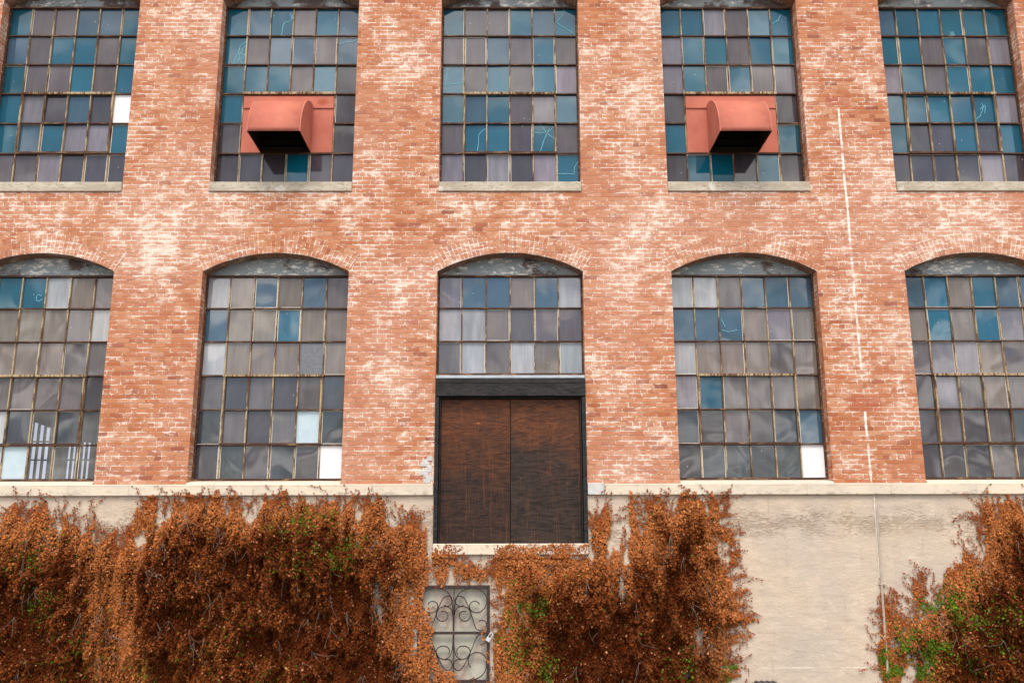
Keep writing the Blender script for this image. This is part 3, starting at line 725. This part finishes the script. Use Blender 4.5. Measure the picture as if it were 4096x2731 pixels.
scr = [[(505, 935), (507, 860), (530, 765), (585, 710), (655, 692), (730, 705), (785, 755), (799, 815), (785, 870), (745, 912), (700, 922), (660, 905), (642, 870), (652, 832), (690, 814), (722, 828), (732, 850)],
       [(587, 853), (555, 862), (522, 842), (509, 810), (522, 778), (552, 766), (590, 785), (615, 830), (640, 885), (665, 960), (690, 1040), (712, 1075), (748, 1087), (785, 1068), (799, 1035), (788, 1005), (760, 992), (725, 999)],
       [(500, 1085), (502, 1000), (508, 915), (535, 875), (575, 864), (620, 876), (650, 910), (655, 945), (640, 980), (605, 1001), (570, 990), (549, 955), (555, 925), (585, 908), (613, 912)],
       [(742, 1218), (778, 1205), (799, 1175), (795, 1140), (765, 1122), (725, 1130), (700, 1165), (678, 1225), (650, 1290), (625, 1350), (600, 1400), (570, 1440), (535, 1450), (508, 1425), (508, 1380), (535, 1352), (570, 1355)],
       [(499, 1125), (502, 1210), (512, 1285), (535, 1330), (575, 1348), (620, 1338), (647, 1300), (648, 1265), (625, 1238), (585, 1228), (548, 1240), (530, 1270), (535, 1305)],
       [(660, 1425), (638, 1395), (635, 1350), (655, 1310), (700, 1288), (750, 1295), (790, 1330), (800, 1390), (790, 1450), (755, 1500), (700, 1528), (650, 1532)]]
sc = MB()
for pl in scr:
    for mir in (False, True):
        pp = [((994 - a if mir else a), b_) for a, b_ in pl]
        wp = [(-1.255 + (a - 290) * SX, 1.80 - (b_ - 665) * SZ) for a, b_ in pp]
        sc.flatbar(spline(wp), -.026, .004, .0145)
sc.build('scrollwork', M['iron'], grille)
bk = MB(); bk.box(GX0 + .01, GX1 - .01, .07, .09, GZ0 + .01, GZ1 - .01); bk.build('backing_board', M['backing'], grille)

# padlock hanging on the grille
pad = empty('padlock', (-.325, -.06, 1.03), 'pale metal padlock hanging open from the iron grille', 'padlock')
b = MB(); b.box(-.036, .036, -.014, .014, -.085, -.02, cham=.006); body = b.build('body', M['steel'], pad)
b = MB(); b.tube([(-.024, 0, -.02), (-.024, 0, .035)] + [(-.024 * math.cos(k * math.pi / 8), 0, .035 + .024 * math.sin(k * math.pi / 8)) for k in range(1, 8)] + [(.024, 0, .035), (.024, 0, -.02)], .0075, 8)
b.build('shackle', M['steel'], pad)
pad.rotation_euler = (0, R(32), 0)

# ------------------------------------------------------------------ vent hoods
def vent_hood(xc0, xc1, cx, label, rust):
    t = empty('vent_hood', (cx, GY, 9.25), label, 'vent hood', 'salmon vent hoods set in upper windows')
    off = lambda x, y, z: (x - cx, y - GY, z - 9.25)
    pan = MB(); xa, xb = cx - 2 * COLW + .016, cx + 2 * COLW - .016
    for (x0, x1, y0, z0, z1) in ((xa, xb, GY - .045, 10.142, 10.362), (xa, xc0, GY - .035, 9.262, 10.138), (xc1, xb, GY - .035, 9.262, 10.138)):
        pan.box(x0 - cx, x1 - cx, y0 - GY, .0, z0 - 9.25, z1 - 9.25, cham=.004)
    pan.box(xa - cx, xb - cx, -.056, -.04, 10.118 - 9.25, 10.142 - 9.25)
    pan.build('mounting_panel', M['vent_rust'] if rust else M['vent'], t)
    y0, yf, zb = GY - .036, -.64, 9.262; rad_y = y0 - yf; rad_z = .90
    prof = [(yf, zb)] + [(y0 - rad_y * math.cos(a), zb + rad_z * math.sin(a)) for a in [math.pi / 2 * k / 18 for k in range(1, 19)]]
    h = MB(); T = .008
    for k in range(len(prof) - 1):
        (ya, za), (yb, zb2) = prof[k], prof[k + 1]
        h.poly([off(xc0, ya, za), off(xc1, ya, za), off(xc1, yb, zb2), off(xc0, yb, zb2)])
    hood_shell = h
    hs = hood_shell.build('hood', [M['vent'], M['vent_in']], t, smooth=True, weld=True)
    md = hs.modifiers.new('thick', 'SOLIDIFY'); md.thickness = .006; md.offset = -1; md.material_offset = 1  # inner skin coloured near black to stand for interior shade
    for x in (xc0, xc1):
        c = MB(); s = -1 if x == xc0 else 1
        xo, xi = x + s * .006, x - s * .004
        c.poly([off(xo, a, b_) for a, b_ in prof] + [off(xo, y0, zb)]); c.poly([off(xi, y0, zb)] + [off(xi, a, b_) for a, b_ in prof][::-1], None, 1)
        pr = prof + [(y0, zb)]
        for k in range(len(pr)):
            a, b_ = pr[k], pr[(k + 1) % len(pr)]
            c.poly([off(xo, *a), off(xo, *b_), off(xi, *b_), off(xi, *a)])
        # folded lip along the curved edge
        for k in range(len(prof) - 1):
            a, b_ = prof[k], prof[k + 1]
            e = .0015
            c.poly([off(x - s * .012, a[0] - e * .5, a[1] + e * .5), off(x + s * .009, a[0] - e * .5, a[1] + e * .5), off(x + s * .009, b_[0] - e * .5, b_[1] + e * .5), off(x - s * .012, b_[0] - e * .5, b_[1] + e * .5)])
        c.build('side_panel', [M['vent'], M['vent_in']], t)  # inner faces take the same painted shade
    lv = MB(); lv.box(xc0 - cx + .01, xc1 - cx - .01, -.03, -.005, .01, .86)
    for k in range(6):
        z = .05 + k * .14; lv.poly([(xc0 - cx + .01, -.16, z), (xc1 - cx - .01, -.16, z), (xc1 - cx - .01, -.03, z + .11), (xc0 - cx + .01, -.03, z + .11)])
        lv.box(xc0 - cx + .01, xc1 - cx - .01, -.166, -.154, z - .008, z + .004)
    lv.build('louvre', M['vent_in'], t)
vent_hood(-4.455, -3.56, -4.0, 'salmon curved vent hood on the left with a rust spot on its mounting panel', True)
vent_hood(3.57, 4.45, 4.0, 'salmon curved vent hood on the right, its mounting panel without a rust spot', False)

# ------------------------------------------------------------------ conduit on the plaster
pc = empty('conduit_pipe', (5.85, 0, 0), 'thin beige conduit pipe running down the cream wall to the ivy on the right', 'pipe')
line = lambda z: .055 - (3.0 - z) * .022
b = MB(); b.tube([(line(2.97), -.012, 2.97), (line(2.05), -.012, 2.05)], .0165, 10); b.tube([(line(2.05), -.014, 2.05), (line(.0), -.014, .0)], .0195, 10); b.build('pipe', M['pipe'], pc, smooth=True)
b = MB()
for k in range(24):
    z0 = 1.9 + k * .055; wv = .007 + .006 * random.random()
    b.box(line(z0) - .019 - wv, line(z0) - .014, -.002, .011, z0, z0 + .056)
b.box(line(z0) - .026, line(z0) - .010, -.006, .011, z0 + .05, z0 + .10); b.box(line(3.24) - .045, line(3.24) - .004, -.008, .011, 3.175, 3.195) if False else None
b.build('caulk_line', M['caulk'], pc)
for z in (1.80, 1.0):
    b = MB(); b.box(line(z) - .045, line(z) + .045, -.036, .011, z - .012, z + .012, cham=.003); b.build('strap', M['pipe'], pc)

# low dark bin against the wall at the bottom edge of the view
bn = empty('storage_bin', (3.89, -.32, 0), 'dark plastic bin with a ribbed lid against the cream wall', 'bin')
b = MB()
for k in range(6):
    z0, z1 = k * .05, (k + 1) * .05; e0, e1 = .16 + k * .006, .16 + (k + 1) * .006
    for (sx0, sy0, sx1, sy1) in ((-1, -1, 1, -1), (1, -1, 1, 1), (1, 1, -1, 1), (-1, 1, -1, -1)):
        b.poly([(sx0 * e0, sy0 * e0, z0), (sx1 * e0, sy1 * e0, z0), (sx1 * e1, sy1 * e1, z1), (sx0 * e1, sy0 * e1, z1)])
b.build('bin_body', M['binplastic'], bn, weld=True)
b = MB(); b.box(-.215, .215, -.215, .215, .30, .345, cham=.02); b.box(-.17, .17, -.17, .17, .345, .375, cham=.022)
for k in range(4): b.box(-.15 + k * .085, -.12 + k * .085, -.16, .16, .372, .385, cham=.005)
b.build('lid', M['binplastic'], bn)

# ------------------------------------------------------------------ ivy
POLY = {
'A': [(-8.61,3.02),(-8.19,3.02),(-7.79,3.10),(-7.43,3.04),(-7.13,2.90),(-6.84,2.80),(-6.52,2.72),(-6.31,2.62),(-5.98,2.3),(-5.85,1.3),(-5.8,0.),(-9.8,0.),(-9.8,2.7)],
'B': [(-6.42,1.9),(-6.35,2.5),(-6.2,2.75),(-6.06,2.78),(-5.92,3.12),(-5.71,3.19),(-5.29,3.21),(-5.21,3.28),(-4.73,3.22),(-4.31,3.19),(-3.75,3.18),(-3.33,3.17),(-2.62,3.15),(-2.27,3.17),(-2.06,3.1),(-1.91,2.91),(-1.74,2.96),(-1.49,2.96),(-1.35,2.77),(-1.25,2.41),(-.86,2.4),(-.77,2.21),(-.51,2.09),(-.26,2.16),(-.16,2.09),(-.16,1.81),(-.78,1.79),(-1.19,1.81),(-1.29,1.56),(-1.26,1.1),(-1.25,.9),(-1.11,.64),(-.77,.58),(-.67,.39),(-.77,0.),(-6.3,0.)],
'C': [(-.31,2.19),(-.23,2.34),(-.02,2.43),(1.23,2.43),(1.27,2.87),(1.49,3.0),(1.63,2.83),(1.72,2.59),(1.92,2.61),(1.98,2.97),(2.04,3.18),(2.3,3.18),(3.01,3.17),(3.29,3.14),(3.5,3.16),(3.55,2.97),(3.6,2.55),(3.68,2.32),(3.69,2.01),(3.74,1.74),(3.81,1.41),(3.76,1.02),(3.6,.76),(3.48,0.),(-.28,0.),(-.3,1.42),(-.27,1.81)],
'D': [(5.71,.82),(5.76,1.14),(5.88,1.67),(6.01,1.59),(6.07,1.33),(6.24,1.39),(6.37,1.87),(6.56,1.99),(6.68,1.84),(6.85,1.79),(6.99,1.99),(7.28,2.33),(7.46,2.72),(7.54,3.03),(7.88,3.13),(8.32,3.15),(9.8,3.15),(9.8,0.),(6.25,0.),(6.1,.42),(5.91,0.),(5.71,0.)]}
GREEN = np.array([(-7.51,2.31,.33,.10),(-7.36,1.57,.3,.12),(-6.66,.79,.44,.06),(-3.59,2.77,.2,.16),(-3.1,2.84,.28,.16),(-3.29,2.37,.35,.18),(-2.66,2.23,.22,.16),(-4.58,.98,.44,.06),(-3.6,.39,.3,.08),(-.02,1.42,.3,.45),(.18,.9,.37,.3),(-.13,1.09,.22,.5),(.45,.51,.3,.3),(3.42,.47,.17,.9),(2.62,.57,.3,.2),(6.54,1.14,.44,.42),(6.72,1.47,.37,.38),(7.11,1.27,.44,.3),(6.28,.56,.34,.85),(5.82,.69,.16,.8),(5.86,.43,.16,.8),(7.88,1.4,.3,.25),(7.32,.75,.44,.12),(-2.46,2.43,.22,.12),(-5.69,.46,.3,.08),(.35,1.45,.25,.22)])
# bare spots where the wall shows through (x, z, rx, rz)
BARE = [(-6.62,2.62,.10,.10),(-6.2,2.45,.07,.12),(-2.1,1.75,.06,.24),(-2.05,1.4,.07,.16),(1.15,2.25,.20,.09),(.55,2.28,.12,.06),(-.05,1.12,.05,.05),(-.62,2.3,.26,.10),(-.45,2.16,.14,.06),(2.95,1.02,.07,.16),(2.72,.45,.05,.08),(-5.55,2.95,.10,.14),(-4.55,3.0,.06,.10),(3.4,2.3,.10,.18),(1.85,2.2,.05,.15),(6.25,1.6,.06,.12),(6.0,.9,.05,.06),(6.2,.72,.06,.04),(1.75,1.8,.08,.25),(3.55,1.75,.06,.12),(-5.9,2.5,.12,.12),(7.5,2.28,.10,.06),(-1.75,2.85,.18,.10)]

def vnoise(x, z, s, seed):
    """smooth value noise on numpy arrays"""
    r = np.random.default_rng(seed).random((64, 64)); u = x * s + 100.3; v = z * s + 57.7
    i = np.floor(u).astype(int); j = np.floor(v).astype(int); fu = u - i; fv = v - j; fu = fu * fu * (3 - 2 * fu); fv = fv * fv * (3 - 2 * fv)
    g = lambda a, b: r[a % 64, b % 64]
    return (g(i, j) * (1 - fu) + g(i + 1, j) * fu) * (1 - fv) + (g(i, j + 1) * (1 - fu) + g(i + 1, j + 1) * fu) * fv
def fbm(x, z, s, seed): return .55 * vnoise(x, z, s, seed) + .3 * vnoise(x, z, s * 2.3, seed + 1) + .15 * vnoise(x, z, s * 5.1, seed + 2)

def sdist(x, z, poly, floor_open=True):
    """signed distance, positive inside; the ground and picture-outer sides do not count as edges"""
    n = len(poly); inside = np.zeros(len(x), bool); dmin = np.full(len(x), 9.)
    for k in range(n):
        (x0, z0), (x1, z1) = poly[k], poly[(k + 1) % n]
        c = ((z0 > z) != (z1 > z)) & (x < (x1 - x0) * (z - z0) / ((z1 - z0) or 1e-9) + x0); inside ^= c
        if z0 < .02 and z1 < .02: continue
        if abs(x0) > 9.7 and abs(x1) > 9.7: continue
        t = np.clip(((x - x0) * (x1 - x0) + (z - z0) * (z1 - z0)) / ((x1 - x0)**2 + (z1 - z0)**2), 0, 1)
        dmin = np.minimum(dmin, np.hypot(x - x0 - t * (x1 - x0), z - z0 - t * (z1 - z0)))
    return np.where(inside, dmin, -dmin)

def leaves_mesh(name, P3, N3, size, colr, parent, roll):
    """every leaf a folded four-cornered blade with its tip pointing down"""
    n = len(P3); N3 = N3 / np.linalg.norm(N3, axis=1, keepdims=True)
    down = np.tile(np.array([0., 0., -1.]), (n, 1)); T = down - N3 * np.sum(down * N3, axis=1, keepdims=True)
    T /= np.linalg.norm(T, axis=1, keepdims=True) + 1e-9
    B = np.cross(N3, T); c, s = np.cos(roll)[:, None], np.sin(roll)[:, None]; T, B = T * c + B * s, B * c - T * s
    L = size[:, None]; fold = N3 * L * .16
    tip = P3 + T * L * .62; base = P3 - T * L * .42; lf = P3 + B * L * .46 - T * L * .12 - fold; rt = P3 - B * L * .46 - T * L * .12 - fold
    l2 = P3 + B * L * .30 + T * L * .28 - fold * .7; r2 = P3 - B * L * .30 + T * L * .28 - fold * .7
    V = np.stack([base, rt, r2, tip, l2, lf], 1).reshape(-1, 3)
    idx = np.arange(n)[:, None] * 6
    F = np.concatenate([idx + np.array([[0, 1, 2, 3]]), idx + np.array([[0, 3, 4, 5]])], 1).reshape(-1, 4)
    me = bpy.data.meshes.new(name); nf = len(F)
    me.vertices.add(len(V)); me.vertices.foreach_set('co', V.astype(np.float32).ravel())
    me.loops.add(nf * 4); me.loops.foreach_set('vertex_index', F.astype(np.int32).ravel())
    me.polygons.add(nf); me.polygons.foreach_set('loop_start', np.arange(0, nf * 4, 4, dtype=np.int32))
    me.materials.append(M['leaf']); me.update(calc_edges=True)
    ca = me.color_attributes.new('tint', 'FLOAT_COLOR', 'POINT')
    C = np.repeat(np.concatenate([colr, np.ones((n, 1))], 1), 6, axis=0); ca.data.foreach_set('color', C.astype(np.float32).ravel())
    me.update(); return link(bpy.data.objects.new(name, me), parent)

def ivy(key, label, seed):
    rng = np.random.default_rng(seed); poly = POLY[key]
    root = empty('climbing_ivy', (0, 0, 0), label, 'ivy', 'creepers on the factory wall')
    xs = [p[0] for p in poly]; zs = [p[1] for p in poly]
    area = (max(xs) - min(xs) + .8) * (max(zs) + .5)
    n = int(area * 13500)
    x = rng.uniform(min(xs) - .4, max(xs) + .4, n); z = rng.uniform(0.0, max(zs) + .3, n)
    d0 = sdist(x, z, poly)
    sv = .6 * vnoise(x * 7.5, z * 1.5, 1., seed + 31) + .4 * vnoise(x * 15, z * 3.2, 1., seed + 32)      # upright strands
    sh = .6 * vnoise(x * 2.2, z * 6.5, 1., seed + 33) + .4 * vnoise(x * 4.5, z * 13, 1., seed + 34)      # side strands
    xm = (.5 * (min(xs) + max(xs))); side = np.clip((x - 3.0) / .4, 0, 1) * (key == 'C') * np.clip((3.0 - z) / .4, 0, 1)
    strand = sv * (1 - side) + sh * side
    amp = np.where((np.abs(x) < 1.25) & (z > 2.1), .12, .78)
    d = d0 + amp * (strand - .66) + .02 + (fbm(x, z, 2.2, seed) - .5) * .16
    upn = fbm(x, z, 1.3, seed + 20)
    # patchy cover near the rim, solid further in
    dens = np.clip((d + .02) / .42, 0, 1)
    cover = .20 + .80 * np.clip(d / .55, 0, 1)
    for bx, bz, rx, rz in BARE:
        g = np.exp(-(((x - bx) / rx)**2 + ((z - bz) / rz)**2) * .8 * (.6 + 1.0 * vnoise(x, z, 16, 77))); cover = cover * (1 - .97 * np.clip(g * 1.35, 0, 1)); d = d - g * .35
    streak = vnoise(x * 6, z * 1.4, 1.1, seed + 3)
    ok = (d > 0) & (rng.random(n) < cover * (.55 + .45 * np.clip(d / .3 + (streak - .35) * 1.6, 0, 1)))
    x, z, d, upn, dens = x[ok], z[ok], d[ok], upn[ok], dens[ok]; n = len(x)
    # bulging depth: thin skin near the rim, hanging clumps in the body
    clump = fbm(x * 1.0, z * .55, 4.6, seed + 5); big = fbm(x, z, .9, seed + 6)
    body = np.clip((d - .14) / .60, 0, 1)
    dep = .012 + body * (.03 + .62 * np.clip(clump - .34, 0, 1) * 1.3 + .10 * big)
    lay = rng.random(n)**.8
    y = -.006 - dep * lay
    tilt = body * .55 + .12
    N3 = np.stack([rng.normal(0, .30 + tilt * .45, n), -np.ones(n), np.abs(rng.normal(0, .25, n)) + tilt * .55 + rng.normal(0, .25, n)], 1)
    # clump relief turns the leaves
    eps = .03; gx = (fbm(x + eps, z * .55, 4.6, seed + 5) - clump) / eps; gz = (fbm(x, (z + eps) * .55, 4.6, seed + 5) - clump) / eps
    N3[:, 0] -= gx * body * .35; N3[:, 2] -= gz * body * .35
    size = (.016 + .030 * rng.random(n)**1.9) * (1.08 - .10 * body)
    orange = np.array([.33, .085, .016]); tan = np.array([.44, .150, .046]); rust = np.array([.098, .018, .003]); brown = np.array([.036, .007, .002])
    mixv = np.clip(body * 1.15 + (.62 - lay) * .75 * np.clip(d / .25, 0, 1) + rng.normal(0, .20, n) + (big - .5) * .8 - (clump - .5) * 1.1 * body + .16 * body, 0, 1)[:, None]  # older leaves redder; clump hollows also darkened in the tint as painted shade
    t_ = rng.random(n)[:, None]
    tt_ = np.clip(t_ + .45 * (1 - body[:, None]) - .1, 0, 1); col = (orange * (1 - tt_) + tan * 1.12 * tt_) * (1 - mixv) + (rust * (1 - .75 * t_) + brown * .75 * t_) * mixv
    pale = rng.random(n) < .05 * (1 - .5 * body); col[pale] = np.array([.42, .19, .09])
    deep = rng.random(n) < .85 * np.clip(d / .3, 0, 1) * np.clip(1.15 - lay * 1.5, 0, 1); col[deep] = np.array([.022, .005, .002])  # innermost leaves near black, occlusion shade painted into their tint
    pg = np.zeros(n)
    for gx_, gz_, r_, a_ in GREEN:
        pg = np.maximum(pg, a_ * np.exp(-((x - gx_)**2 + (z - gz_)**2) / r_**2) * (.25 + 1.5 * np.clip(fbm(x, z, 5, 5) - .42, 0, 1) * 6.5))
    pg = pg + .004
    gsel = rng.random(n) < pg; k = rng.random((n, 1)); gcol = np.array([.030, .085, .006]) * (1 - k) + np.array([.115, .20, .014]) * k
    col[gsel] = gcol[gsel]
    col *= rng.uniform(.55, 1.40, (n, 1))
    # young shoots creeping beyond the rim
    st = MB(); px, pz, pd, pn = [], [], [], []
    for k in range(len(poly)):
        (x0, z0), (x1, z1) = poly[k], poly[(k + 1) % len(poly)]
        if (z0 < .02 and z1 < .02) or (abs(x0) > 9.7 and abs(x1) > 9.7): continue
        ln = math.hypot(x1 - x0, z1 - z0); nx, nz = (z1 - z0) / ln, -(x1 - x0) / ln
        tst = sdist(np.array([(x0 + x1) / 2 + nx * .02]), np.array([(z0 + z1) / 2 + nz * .02]), poly)[0]
        if tst > 0: nx, nz = -nx, -nz
        for s in range(max(1, int(ln / .026))):
            q = rng.random(); sx_, sz_ = x0 + (x1 - x0) * q - nx * .10, z0 + (z1 - z0) * q - nz * .10
            if nz < -.3 and rng.random() < .7: continue
            inw = rng.uniform(0., .25); sx_ -= nx * inw; sz_ -= nz * inw
            ang = math.atan2(nz + .9, nx + rng.normal(0, .25)) if nz > -.4 else math.atan2(-.2, nx + .01)
            if nz < .35: ang = math.atan2(nz + rng.uniform(-.35, .75), nx)
            L = inw + min(.60, rng.exponential(.13)) + .03; st_n = int(L / .022); pts = [(sx_, -.006, sz_)]
            if key == 'C' and 0 < sx_ < 1.2 and sz_ > 2.2: L = inw + .04; st_n = int(L / .022)
            for a_ in range(st_n):
                ang += rng.normal(0, .20)
                nxp = (pts[-1][0] + .022 * math.cos(ang), -.006 - .004 * rng.random(), pts[-1][2] + .022 * math.sin(ang))
                if nxp[2] > BAND_B - .01: nxp = (nxp[0], -.05, nxp[2])
                if nxp[2] > BAND_T - .01 or (abs(nxp[0]) < 1.235 and nxp[2] > 2.43) : break
                if GX0 < nxp[0] < GX1 + .02 and GZ0 < nxp[2] < GZ1 and rng.random() < .6: break
                pts.append(nxp)
                if rng.random() < .80:
                    sgn = rng.choice((-1, 1)); r0 = rng.uniform(.008, .024)
                    px.append(nxp[0] - math.sin(ang) * sgn * r0); pz.append(nxp[2] + math.cos(ang) * sgn * r0); pd.append(nxp[1] - .006 - .012 * rng.random()); pn.append(a_ / max(1, st_n))
            if len(pts) > 3: st.tube(pts, .0032, 3, r1=.0016, cap=False)
    # brown stems inside, grey twigs hanging out of the mass
    for k in range(int(26 * (max(xs) - min(xs)))):
        sx_ = rng.uniform(min(xs), max(xs)); sz_ = rng.uniform(.1, max(zs)); 
        if sdist(np.array([sx_]), np.array([sz_]), poly)[0] < .05: continue
        ang = rng.normal(1.57, .5); pts = [(sx_, -.008, sz_)]
        for a_ in range(int(rng.integers(8, 26))):
            ang += rng.normal(0, .22); nx_, nz_ = pts[-1][0] + .03 * math.cos(ang), pts[-1][2] + .03 * math.sin(ang)
            if sdist(np.array([nx_]), np.array([nz_]), poly)[0] < .0: break
            pts.append((nx_, -.006 - .01 * rng.random(), nz_))
        if len(pts) > 4: st.tube(pts, .005, 4, r1=.0025, cap=False)
    for k in range(int(15 * (max(xs) - min(xs)))):
        sx_ = rng.uniform(min(xs), max(xs)); sz_ = rng.uniform(.4, max(zs) - .2)
        if sdist(np.array([sx_]), np.array([sz_]), poly)[0] < .25: continue
        c0 = fbm(np.array([sx_]), np.array([sz_ * .55]), 4.6, seed + 5)[0]; y0 = -.10 - .36 * max(0, c0 - .2)
        for br in range(int(rng.integers(1, 4))):
            ang = -1.57 + rng.normal(0, .38); pts = [(sx_, y0, sz_)]
            for a_ in range(int(rng.integers(6, 20))):
                ang += rng.normal(0, .17); pts.append((pts[-1][0] + .024 * math.cos(ang), pts[-1][1] - rng.uniform(-.006, .012), pts[-1][2] + .024 * math.sin(ang)))
            st.tube(pts, .0042, 4, 1, r1=.0018, cap=False)
    m2 = len(px)
    if m2:
        px, pz, pd, pn = map(np.array, (px, pz, pd, pn)); k = rng.random((m2, 1))
        c2 = np.array([.36, .098, .022]) * (1 - k) + np.array([.21, .040, .010]) * k
        tipm = pn > .8; c2[tipm] = c2[tipm] * .4 + np.array([.26, .045, .025]) * .6
        N2 = np.stack([rng.normal(0, .4, m2), -np.ones(m2), rng.normal(.2, .35, m2)], 1)
        x = np.concatenate([x, px]); y = np.concatenate([y, pd]); z = np.concatenate([z, pz]); N3 = np.concatenate([N3, N2]); col = np.concatenate([col, c2]); size = np.concatenate([size, rng.uniform(.017, .034, m2)]); n += m2
    y = np.where((z > BAND_B - .015), np.minimum(y, -.052 - .012 * rng.random(n)), y)
    keep = ~((np.abs(x) < 1.232) & (z > 2.435)) & ~((z > BAND_B + .02) & (rng.random(n) < .25))
    keep &= ~((x > GX0 + .18) & (x < GX1 + .005) & (z > GZ0 + .02) & (z < GZ1 - .012) & (rng.random(n) < np.where(sdist(x, z, poly) > .03, .0, .62)))
    y = np.where((np.abs(x) < 1.24) & (z > 2.22), np.minimum(y, -.055), y)
    y = np.where((x > GX0) & (x < GX1), np.minimum(y, -.036), y)
    P3 = np.stack([x, y, z], 1)[keep]
    roll = rng.normal(0, .7, n)[keep]
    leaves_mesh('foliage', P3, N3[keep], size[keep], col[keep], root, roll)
    st.build('stem', [M['stem'], M['twig']], root)
    return len(P3)
tot = 0
tot += ivy('A', 'rusty ivy at the far left edge under the leftmost lower window', 21)
tot += ivy('B', 'widest mass of rusty brown ivy left of the boarded door, reaching over the iron grille', 33)
tot += ivy('C', 'orange and rust ivy right of the iron grille, its ragged edge meeting bare cream wall', 45)
tot += ivy('D', 'rusty ivy at the lower right with bright green patches beside the thin conduit', 57)
print('leaves', tot)

# ------------------------------------------------------------------ ground and the yard behind the camera
g = MB(); g.poly([(-400, -400, 0), (400, -400, 0), (400, 400, 0), (-400, 400, 0)]); go = g.build('ground', M['ground']); go['kind'] = 'structure'

# ------------------------------------------------------------------ world, sun, camera
SUN_EL, SUN_AZ = R(58), R(-6)           # azimuth measured from the wall normal, negative = from the left
W = bpy.data.worlds.new('World'); scene.world = W; W.use_nodes = True
nt = NT(W)
sky = nt.n('ShaderNodeTexSky', sky_type='NISHITA'); sky.sun_disc = False; sky.sun_elevation = SUN_EL
sky.air_density = 1.0; sky.dust_density = 1.6; sky.ozone_density = 1.0
sd = Vector((math.sin(SUN_AZ) * math.cos(SUN_EL), -math.cos(SUN_AZ) * math.cos(SUN_EL), math.sin(SUN_EL)))   # towards the sun
sky.sun_rotation = math.atan2(sd.x, sd.y)
gen = nt.n('ShaderNodeTexCoord').outputs['Generated']; gs = nt.sep(gen)
zc = nt.math('MAXIMUM', gs[2], .04)
flat = nt.comb(nt.math('DIVIDE', gs[0], nt.add(zc, .25)), nt.math('DIVIDE', gs[1], nt.add(zc, .25)), 0.)
cl = nt.noise(nt.mapping(flat, (1, 1, 1), (3.1, 1.7, 0)), 1.5, 7, .58, .35)
cl2 = nt.noise(nt.mapping(flat, (1, 1, 1), (8.1, 4.7, 0)), 2.6, 6, .6, .3)
mask = nt.smooth(cl, .40, .58)
shade = nt.mix(nt.smooth(cl2, .40, .62), (2.2, 2.25, 2.4), (17.0, 16.4, 15.6))
colr = nt.mix(nt.mul(mask, .94), sky.outputs[0], shade)
bg = nt.n('ShaderNodeBackground'); nt.set(bg.inputs[0], colr); bg.inputs[1].default_value = .11
wo = nt.n('ShaderNodeOutputWorld'); nt.t.links.new(bg.outputs[0], wo.inputs[0])

sl = bpy.data.lights.new('sun', 'SUN'); sl.energy = 1.1; sl.angle = R(22); sl.color = (1., .94, .85)
so_ = link(bpy.data.objects.new('sun', sl)); so_.location = (0, -20, 30); so_.rotation_euler = (-sd).to_track_quat('-Z', 'Y').to_euler()

pitch, yaw, roll = R(12.66027), R(.27277), R(-.13522)
fw_ = Vector((math.sin(yaw) * math.cos(pitch), math.cos(yaw) * math.cos(pitch), math.sin(pitch)))
r0 = Vector((math.cos(yaw), -math.sin(yaw), 0)); u0 = r0.cross(fw_)
rv = r0 * math.cos(roll) + u0 * math.sin(roll); uv_ = -r0 * math.sin(roll) + u0 * math.cos(roll)
cam = bpy.data.cameras.new('camera'); cam.lens = 32; cam.sensor_width = 36; cam.sensor_fit = 'HORIZONTAL'; cam.clip_end = 2000
co = link(bpy.data.objects.new('camera', cam))
co.matrix_world = Matrix(((rv.x, uv_.x, -fw_.x, -.04284), (rv.y, uv_.y, -fw_.y, -14.90963), (rv.z, uv_.z, -fw_.z, 2.4), (0, 0, 0, 1)))
scene.camera = co
scene.render.engine = 'CYCLES'
vs = scene.view_settings; vs.view_transform = 'Standard'; vs.look = 'None'; vs.gamma = 1.0; vs.use_curve_mapping = False; vs.exposure = 1.2
scene.cycles.max_bounces = 6; scene.cycles.diffuse_bounces = 3; scene.cycles.glossy_bounces = 3; scene.cycles.use_denoising = True
